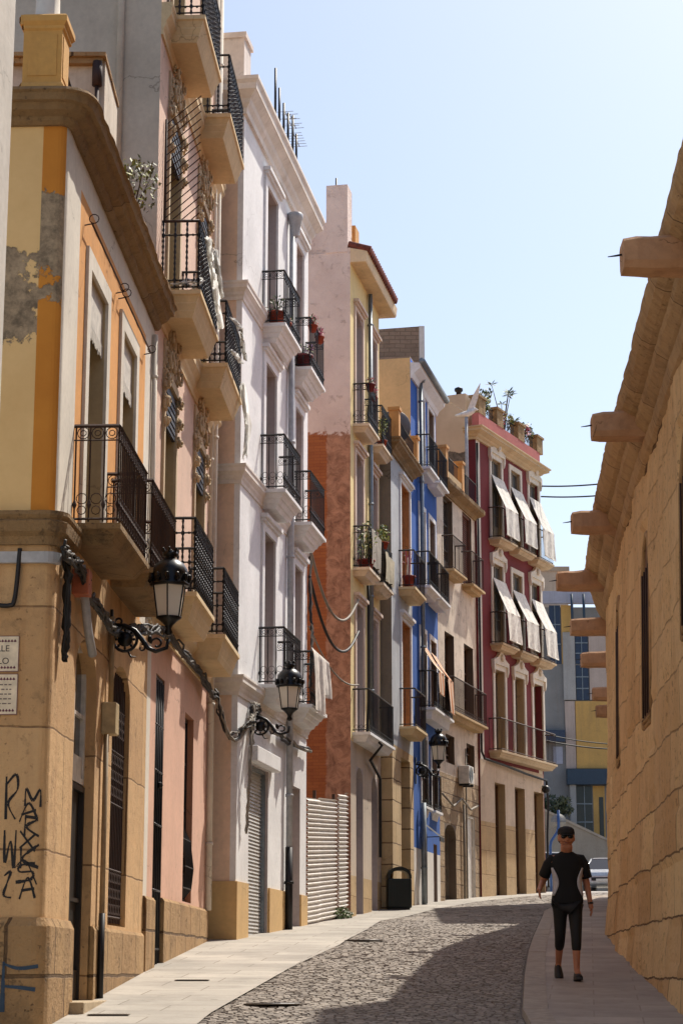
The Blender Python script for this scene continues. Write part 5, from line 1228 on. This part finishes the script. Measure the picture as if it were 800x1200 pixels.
# ------------------------------------------------------------------ cars
def car(loc, rz, paint, label, van=False):
    o = empty('parked_car', loc, label, 'car', rz, 'parked cars at the end of the street')
    st_ = [(-2.05, .35, .62, .70), (-1.95, .28, .78, .78), (-1.3, .25, .92, .85), (-.8, .25, .95, .86), (.9, .25, .97, .86), (1.75, .27, .95, .83), (2.0, .3, .85, .76), (2.05, .38, .7, .68)]
    def loft(rows):
        m = MB(); n = len(rows[0]); vs = [p for r_ in rows for p in r_]; fs = []
        for i in range(len(rows)-1):
            for k in range(n): fs.append((i*n+k, i*n+(k+1) % n, (i+1)*n+(k+1) % n, (i+1)*n+k))
        fs += [tuple(range(n)), tuple(range((len(rows)-1)*n+n-1, (len(rows)-1)*n-1, -1))]
        return m.add(vs, fs)
    rows = [[(-w_*.92, x, zb), (-w_, x, (zb+zt)/2), (-w_*.95, x, zt-.05), (-w_*.8, x, zt), (w_*.8, x, zt), (w_*.95, x, zt-.05), (w_, x, (zb+zt)/2), (w_*.92, x, zb)] for x, zb, zt, w_ in st_]
    loft(rows).build('body', paint, o, bevel=.03)
    H = 1.45 if not van else 1.85
    cab = [(-1.15, .93, .78), (-.45, H-.06, .62), (.2, H, .62), (1.2, H-.04, .6), (1.7, .94, .74)] if not van else [(-1.35, .93, .8), (-.9, H-.08, .7), (.2, H, .7), (1.7, H-.03, .68), (1.98, .94, .76)]
    rows = [[(-.8, x, .9), (-w_, x, max(zt, .91)), (w_, x, max(zt, .91)), (.8, x, .9)] for x, zt, w_ in cab]
    loft(rows).build('windows', GLASS, o)
    m = MB(); rr_ = [(x, zt, w_) for x, zt, w_ in cab[1:4]]
    for i in range(2):
        (xa, za, wa), (xb, zb, wb) = rr_[i], rr_[i+1]; m.add([(-wa-.01, xa, za-.02), (wa+.01, xa, za-.02), (wb+.01, xb, zb-.02), (-wb-.01, xb, zb-.02), (-wa+.03, xa, za+.03), (wa-.03, xa, za+.03), (wb-.03, xb, zb+.03), (-wb+.03, xb, zb+.03)], [(4, 5, 6, 7), (0, 4, 7, 3), (1, 2, 6, 5), (0, 1, 5, 4), (2, 3, 7, 6)])
    for sx in (-1, 1):
        for (xa, za, wa), (xb, zb, wb) in ((cab[0], cab[1]), (cab[3], cab[4])): m.tube([(sx*(wa+.005), xa, za), (sx*(wb+.005), xb, zb)], .035, 5)
        m.tube([(sx*.73, .25, .93), (sx*.63, .25, H-.03)], .035, 5)
    m.build('roof', paint, o)
    for sx in (-1, 1):
        for x in (-1.3, 1.3):
            m = MB(); m.tube([(sx*.68, x, .3), (sx*.86, x, .3)], .31, 18); w_ = m.build('wheel', plain('tyre', (24, 24, 24), .8), o); m = MB(); m.tube([(sx*.85, x, .3), (sx*.872, x, .3)], .2, 14); m.build('rim', ZINC, w_)
        m = MB(); m.ball((sx*.58, -1.98, .66), .14, 10, 6, 1.2, .5, .8); m.build('headlight', plain('lamp_glass', (220, 224, 226), .1), o)
        m = MB(); m.ball((sx*.9, -.7, .98), .1, 8, 5, 1, .6, .8); m.build('mirror', paint, o)
    m = MB(); m.box(-.45, .45, -2.07, -2.02, .42, .56); m.build('grille', IRON, o)
    m = MB(); m.box(-.25, .25, -2.09, -2.072, .4, .5); m.build('number_plate', WHITEW, o)
    return o
car((11.35, 88, 3.33), R(-14), plain('silver_paint', (200, 202, 204), .25, .3), 'silver-white car facing the viewer beside the church corner')
car((9.6, 93, 3.46), R(6), plain('white_paint', (226, 226, 226), .25), 'white van mostly hidden behind the walking person', True)
car((13.6, 94, 3.48), R(-20), plain('dark_paint', (32, 34, 40), .25), 'dark car just behind the silver-white car')

# ------------------------------------------------------------------ sign on a bent blue pole
o = empty('sign_pole', (8.12, 80, g(80)), 'round sign seen from behind on a bent blue pole behind the walking person', 'sign')
m = MB(); m.tube([(0, 0, 0), (0, 0, 1.75), (.04, 0, 1.95), (.28, 0, 2.3), (.34, 0, 2.5), (.34, 0, 3.15)], .055, 10); m.build('pole', plain('blue_paint', (50, 86, 140), .5), o)
m = MB(); M = Matrix.Rotation(PI/2, 3, 'X'); m.lathe([(.3, -.01), (.3, .01)], (.34, .06, 2.72), 24, M); m.build('disc', plain('sign_back', (150, 148, 142), .5, .3), o)
m = MB(); m.box(.04, .64, .04, .05, 2.7, 2.74); m.build('clamp', ZINC, o)

# ------------------------------------------------------------------ litter bin
o = empty('litter_bin', (1.33, 48.0, g(48)+.01), 'dark green litter bin with an arched top standing before the grey house', 'litter bin', .1)
BING = plain('bin_green', (22, 32, 32), .4, .2)
m = MB(); k = 16; w_ = .28; outer = [(-w_, 0)]+[(-w_*math.cos(PI*i/k)*(1 if 0 < i < k else 1), .76+.2*math.sin(PI*i/k)**.7) for i in range(k+1)]+[(w_, 0)]
m.box(-w_, w_, -.2, .2, .03, .7); m.build('body', BING, o, bevel=.03)
m = MB(); n = k+1
out = [(-w_*math.cos(PI*i/k), .7+.27*math.sin(PI*i/k)**.75) for i in range(n)]; inn = [(-(w_-.06)*math.cos(PI*i/k), .7+.19*math.sin(PI*i/k)**.75) for i in range(n)]
for i in range(k):
    a, b, c, d = out[i], out[i+1], inn[i+1], inn[i]
    m.add([(a[0], -.2, a[1]), (b[0], -.2, b[1]), (c[0], -.2, c[1]), (d[0], -.2, d[1]), (a[0], .2, a[1]), (b[0], .2, b[1]), (c[0], .2, c[1]), (d[0], .2, d[1])], [(0, 1, 2, 3), (7, 6, 5, 4), (0, 4, 5, 1), (3, 2, 6, 7)])
m.build('hood', BING, o); m = MB(); m.box(-.24, .24, -.17, .17, 0, .04); m.build('base', IRON, o)
m = MB(); m.box(-.2, .2, -.006, .006, -.012, .012)
def grate(x, y, label):
    o = empty('drain_cover', (x, y, g(y)+.014), label, 'drain cover', 0); m = MB(); m.box(-.2, .2, -.14, .14, 0, .004); m.build('frame', plain('cast_iron', (110, 98, 86), .8, .0), o); f = MB()
    for k in range(11): f.box(-.17+k*.032, -.155+k*.032, -.11, .11, .0042, .006)
    f.build('slots', plain('slot_dark', (100, 92, 84), .9), o)
grate(-2.25, 20.3, 'small iron drain cover on the left pavement nearest the viewer'); grate(-1.75, 24.5, 'iron cover on the left pavement outside the pink house'); 
def grate2(x, y, label):
    o = empty('manhole_cover', (x, y, g(y)+.022), label, 'manhole cover', 0); m = MB(); m.lathe([(.3, -.01), (.3, -.002), (.28, .0)], n=28); m.build('lid', plain('cast_iron', (110, 98, 86), .8, .0), o); m = MB()
    for k in range(6): m.ring((0, 0, .0), .05+k*.045, .005, 20, 'z', 3)
    m.build('ribs', IRON, o)
grate2(.35, 32.5, 'round iron manhole cover in the sunlit cobbles'); grate2(-.7, 21.4, 'round manhole cover in the cobbles nearest the viewer')

# ------------------------------------------------------------------ walking person
px_, py_ = 2.62, 24.0
pz = g(py_)+.055
per = empty('person', (px_, py_, pz), 'person walking towards the viewer on the right pavement in black sports shirt and cropped leggings', 'person')
SKIN = plain('skin', (178, 118, 88), .55, var=.06); BLK_ = plain('black_fabric', (14, 14, 17), .85, var=.15); BLK2 = plain('black_leggings', (11, 11, 14), .7, var=.1)
SHOE = plain('shoe', (24, 24, 26), .6); HAIR = plain('hair', (44, 34, 28), .8); WHP = plain('white_panel', (196, 192, 196), .8); CAP = plain('cap_fabric', (34, 32, 34), .85)
def skin(name, nodes, edges, mat, parent, root, sub=2):
    ids = list(nodes); me = bpy.data.meshes.new(name); me.from_pydata([nodes[i][:3] for i in ids], [(ids.index(a), ids.index(b)) for a, b in edges], [])
    me.materials.append(mat); ob = bpy.data.objects.new(name, me); COL.objects.link(ob); ob.parent = parent
    md = ob.modifiers.new('skin', 'SKIN'); md.use_smooth_shade = True; md.use_x_symmetry = False
    for i, k in enumerate(ids):
        sv = me.skin_vertices[0].data[i]; r_ = nodes[k][3]; sv.radius = r_ if isinstance(r_, tuple) else (r_, r_); sv.use_root = (k == root)
    sb = ob.modifiers.new('subdivision', 'SUBSURF'); sb.levels = sub; sb.render_levels = sub; return ob
# body: joints in metres, x to the photo's right, -y towards the viewer
JN = dict(pel=(0, 0, .92, (.15, .1)), wa=(0, 0, 1.08, (.135, .095)), ch=(0, .0, 1.27, (.165, .11)), nk0=(0, 0, 1.4, (.1, .078)), nk=(0, -.01, 1.45, (.064, .064)), hd0=(0, -.03, 1.515, (.072, .085)), hd1=(0, -.035, 1.6, (.092, .108)), hd2=(0, -.025, 1.67, (.088, .104)), hd3=(0, -.02, 1.71, (.06, .072)),
          shR=(.165, .0, 1.37, .062), elR=(.235, .06, 1.09, .042), wrR=(.265, -.02, .85, .028), haR=(.268, -.045, .8, (.018, .034)),
          shL=(-.165, .0, 1.37, .062), elL=(-.26, .16, 1.13, .042), wrL=(-.325, -.03, 1.03, .028), haL=(-.332, -.085, 1.005, (.018, .034)),
          hpR=(.085, -.01, .84, (.078, .085)), knR=(.078, -.13, .49, .058), cfR=(.075, -.13, .35, .052), anR=(.07, -.16, .1, .036), toR=(.08, -.28, .05, .036),
          hpL=(-.085, .02, .84, (.078, .085)), knL=(-.088, .06, .5, .058), cfL=(-.087, .18, .38, .052), anL=(-.085, .36, .18, .036), toL=(-.09, .29, .08, .034))
ED = [('pel', 'wa'), ('wa', 'ch'), ('ch', 'nk0'), ('nk0', 'nk'), ('nk', 'hd0'), ('hd0', 'hd1'), ('hd1', 'hd2'), ('hd2', 'hd3'), ('ch', 'shR'), ('shR', 'elR'), ('elR', 'wrR'), ('wrR', 'haR'), ('ch', 'shL'), ('shL', 'elL'), ('elL', 'wrL'), ('wrL', 'haL'),
      ('pel', 'hpR'), ('hpR', 'knR'), ('knR', 'cfR'), ('cfR', 'anR'), ('anR', 'toR'), ('pel', 'hpL'), ('hpL', 'knL'), ('knL', 'cfL'), ('cfL', 'anL'), ('anL', 'toL')]
# face and fingers as extra branches of the same figure
JN.update(nose=(0, -.155, 1.595, (.013, .013)), chin=(0, -.115, 1.515, (.03, .024)), eaR=(.1, -.02, 1.6, (.014, .022)), eaL=(-.1, -.02, 1.6, (.014, .022)))
ED += [('hd1', 'nose'), ('hd0', 'chin'), ('hd1', 'eaR'), ('hd1', 'eaL')]
skin('body', JN, ED, SKIN, per, 'pel')
for sd_, H0_, dr in (('R', Vector((.268, -.055, .79)), Vector((.02, -.25, -1))), ('L', Vector((-.334, -.1, .995)), Vector((-.1, -1, -.5)))):
    dr.normalize(); ac = Vector((0, 1, 0)) if sd_ == 'R' else Vector((.0, -.45, .9)).normalized(); m = MB()
    curl = Vector((-.45, .2, 0)) if sd_ == 'R' else Vector((.4, .1, -.5))
    for k, (of, ln) in enumerate(((-.03, .062), (-.01, .074), (.01, .07), (.03, .056))):
        b0 = H0_+ac*of; m.tube([b0-dr*.02, b0+dr*ln*.5, b0+dr*ln*.85+curl*.016, b0+dr*ln*1.05+curl*.04], [.0095, .009, .008, .006], 7)
    b0 = H0_-ac*.028-dr*.035; m.tube([b0, b0-ac*.022+dr*.02+curl*.02, b0-ac*.026+dr*.05+curl*.05], [.011, .01, .008], 7)
    m.build('fingers', SKIN, per)
m = MB(); rows = [(.865, .186, .128, .0), (.9, .186, .13, .0), (.97, .176, .122, .0), (1.06, .164, .112, .0), (1.15, .166, .114, .0), (1.24, .178, .122, .0), (1.32, .192, .12, .0), (1.38, .186, .105, .0), (1.415, .15, .09, .0), (1.44, .1, .078, .0), (1.455, .078, .07, -.005)]
NR = 24; rs = random.Random(3)
for z, w_, d_, yo in rows:
    for k in range(NR):
        a = 2*PI*k/NR; c_, s_ = math.cos(a), math.sin(a); e = .8; fold = 1+.018*math.sin(a*5+z*14)*(1 if z < 1.3 else .3)
        m.v.append((w_*fold*math.copysign(abs(c_)**e, c_), yo+d_*fold*math.copysign(abs(s_)**e, s_), z))
for i in range(len(rows)-1):
    for k in range(NR): m.f.append([i*NR+k, i*NR+(k+1) % NR, (i+1)*NR+(k+1) % NR, (i+1)*NR+k]); m.mi.append(0); m.sm.append(True)
m.tube([(.1, 0, 1.385), (.16, 0, 1.37), (.2, .015, 1.3), (.225, .05, 1.2), (.232, .06, 1.165)], [.05, .066, .068, .066, .07], 12)
m.tube([(-.1, 0, 1.385), (-.16, 0, 1.37), (-.205, .03, 1.31), (-.24, .09, 1.22), (-.25, .11, 1.19)], [.05, .066, .068, .066, .07], 12)
m.build('shirt', BLK_, per)
Lg = dict(pel=(0, 0, .9, (.15, .105)), hpR=(.085, -.01, .82, (.094, .1)), knR=(.078, -.13, .49, .068), cfR=(.074, -.138, .3, .058), hpL=(-.085, .02, .82, (.094, .1)), knL=(-.088, .06, .5, .068), cfL=(-.087, .215, .335, .058))
skin('leggings', Lg, [('pel', 'hpR'), ('hpR', 'knR'), ('knR', 'cfR'), ('pel', 'hpL'), ('hpL', 'knL'), ('knL', 'cfL')], BLK2, per, 'pel')
def shoe(c, pitch):
    m = MB(); rows = []
    for x, w_, h_ in ((-.09, .035, .1), (-.05, .042, .11), (.0, .044, .1), (.06, .048, .075), (.12, .05, .055), (.17, .042, .045), (.195, .02, .035)):
        rows.append([(-w_, -x, .0), (-w_*1.02, -x, .02), (-w_*.9, -x, h_*.6), (-w_*.45, -x, h_), (w_*.45, -x, h_), (w_*.9, -x, h_*.6), (w_*1.02, -x, .02), (w_, -x, .0)])
    n = 8; vs = [p for r_ in rows for p in r_]; fs = [(i*n+k, i*n+(k+1) % n, (i+1)*n+(k+1) % n, (i+1)*n+k) for i in range(6) for k in range(n)]+[tuple(range(n)), tuple(range(6*n+7, 6*n-1, -1))]
    Mx = Matrix.Rotation(pitch, 3, 'X'); m.add([Vector(c)+Mx @ Vector(p) for p in vs], fs, True); o = m.build('shoe', SHOE, per); b = o.modifiers.new('sub', 'SUBSURF'); b.levels = 1; b.render_levels = 1
    s_ = MB(); s_.add([Vector(c)+Mx @ Vector((p[0]*1.05, p[1]*1.02, -.012 if i < 8 else .012)) for i, p in enumerate([(sx*w_, -x) for x, w_ in ((-.09, .035), (.06, .05), (.17, .042), (.195, .02)) for sx in (-1, 1)]*2)],
        [(0, 2, 4, 6, 7, 5, 3, 1), (8, 9, 11, 13, 15, 14, 12, 10), (0, 8, 10, 2), (2, 10, 12, 4), (4, 12, 14, 6), (6, 14, 15, 7), (7, 15, 13, 5), (5, 13, 11, 3), (3, 11, 9, 1), (1, 9, 8, 0)]); s_.build('sole', plain('sole', (60, 58, 58), .7), o)
shoe((.075, -.17, .005), R(-4)); shoe((-.088, .36, .085), R(28))
m = MB(); m.lathe([(.098, 0), (.102, .03), (.094, .068), (.07, .092), (.03, .104), (.002, .106)], (0, -.025, 1.645), 20, Matrix.Diagonal((1, 1.18, 1))); m.add([(-.085, -.1, 1.648), (-.05, -.165, 1.638), (0, -.185, 1.635), (.05, -.165, 1.638), (.085, -.1, 1.648), (-.085, -.1, 1.656), (-.05, -.165, 1.645), (0, -.185, 1.642), (.05, -.165, 1.645), (.085, -.1, 1.656)], [(0, 1, 2, 3, 4), (9, 8, 7, 6, 5), (0, 5, 6, 1), (1, 6, 7, 2), (2, 7, 8, 3), (3, 8, 9, 4)]); m.build('cap', CAP, per)
m = MB(); m.ball((-.038, -.135, 1.625), .034, 10, 6, 1.05, .45, .72).ball((.038, -.135, 1.625), .034, 10, 6, 1.05, .45, .72); m.tube([(-.066, -.105, 1.636), (-.088, -.02, 1.64)], .004, 5).tube([(.066, -.105, 1.636), (.088, -.02, 1.64)], .004, 5); m.tube([(-.02, -.128, 1.638), (.02, -.128, 1.638)], .005, 5); m.build('sunglasses', plain('lens', (12, 12, 14), .15), per)
m = MB(); m.tube([(-.026, -.136, 1.553), (0, -.142, 1.551), (.026, -.136, 1.553)], [.004, .006, .004], 6); m.build('mouth', plain('lips', (130, 70, 62), .6), per)
m = MB(); m.ball((0, .005, 1.61), .1, 14, 8, 1.0, 1.06, .85); m.build('hair', HAIR, per)
def torso(z):
    for (za, wa, da, _), (zb, wb, db, _) in zip(rows_t, rows_t[1:]):
        if z <= zb: f = (z-za)/(zb-za); return lerp(wa, wb, f), lerp(da, db, f)
rows_t = rows
for sx in (-1, 1):
    m = MB(); n = 12
    for k in range(n+1):
        f = k/n; z = lerp(.95, 1.27, f); w_, d_ = torso(z); wide = 34*math.sin(PI*(.12+.8*f))+8
        for j in range(4):
            a = R(14+wide*j/3); m.v.append((sx*w_*1.02*math.cos(a)**.8, -d_*1.035*math.sin(a)**.8, z))
    for k in range(n):
        for j in range(3): m.f.append([k*4+j, k*4+j+1, (k+1)*4+j+1, (k+1)*4+j]); m.mi.append(0); m.sm.append(True)
    ob = m.build('side_panel', WHP, per); sw = ob.modifiers.new('thick', 'SOLIDIFY'); sw.thickness = .006
m = MB(); m.ring((.266, -.01, .868), .031, .007, 12, 'z', 5); m.box(.25, .285, -.05, -.038, .858, .88); m.build('watch', IRON, per)
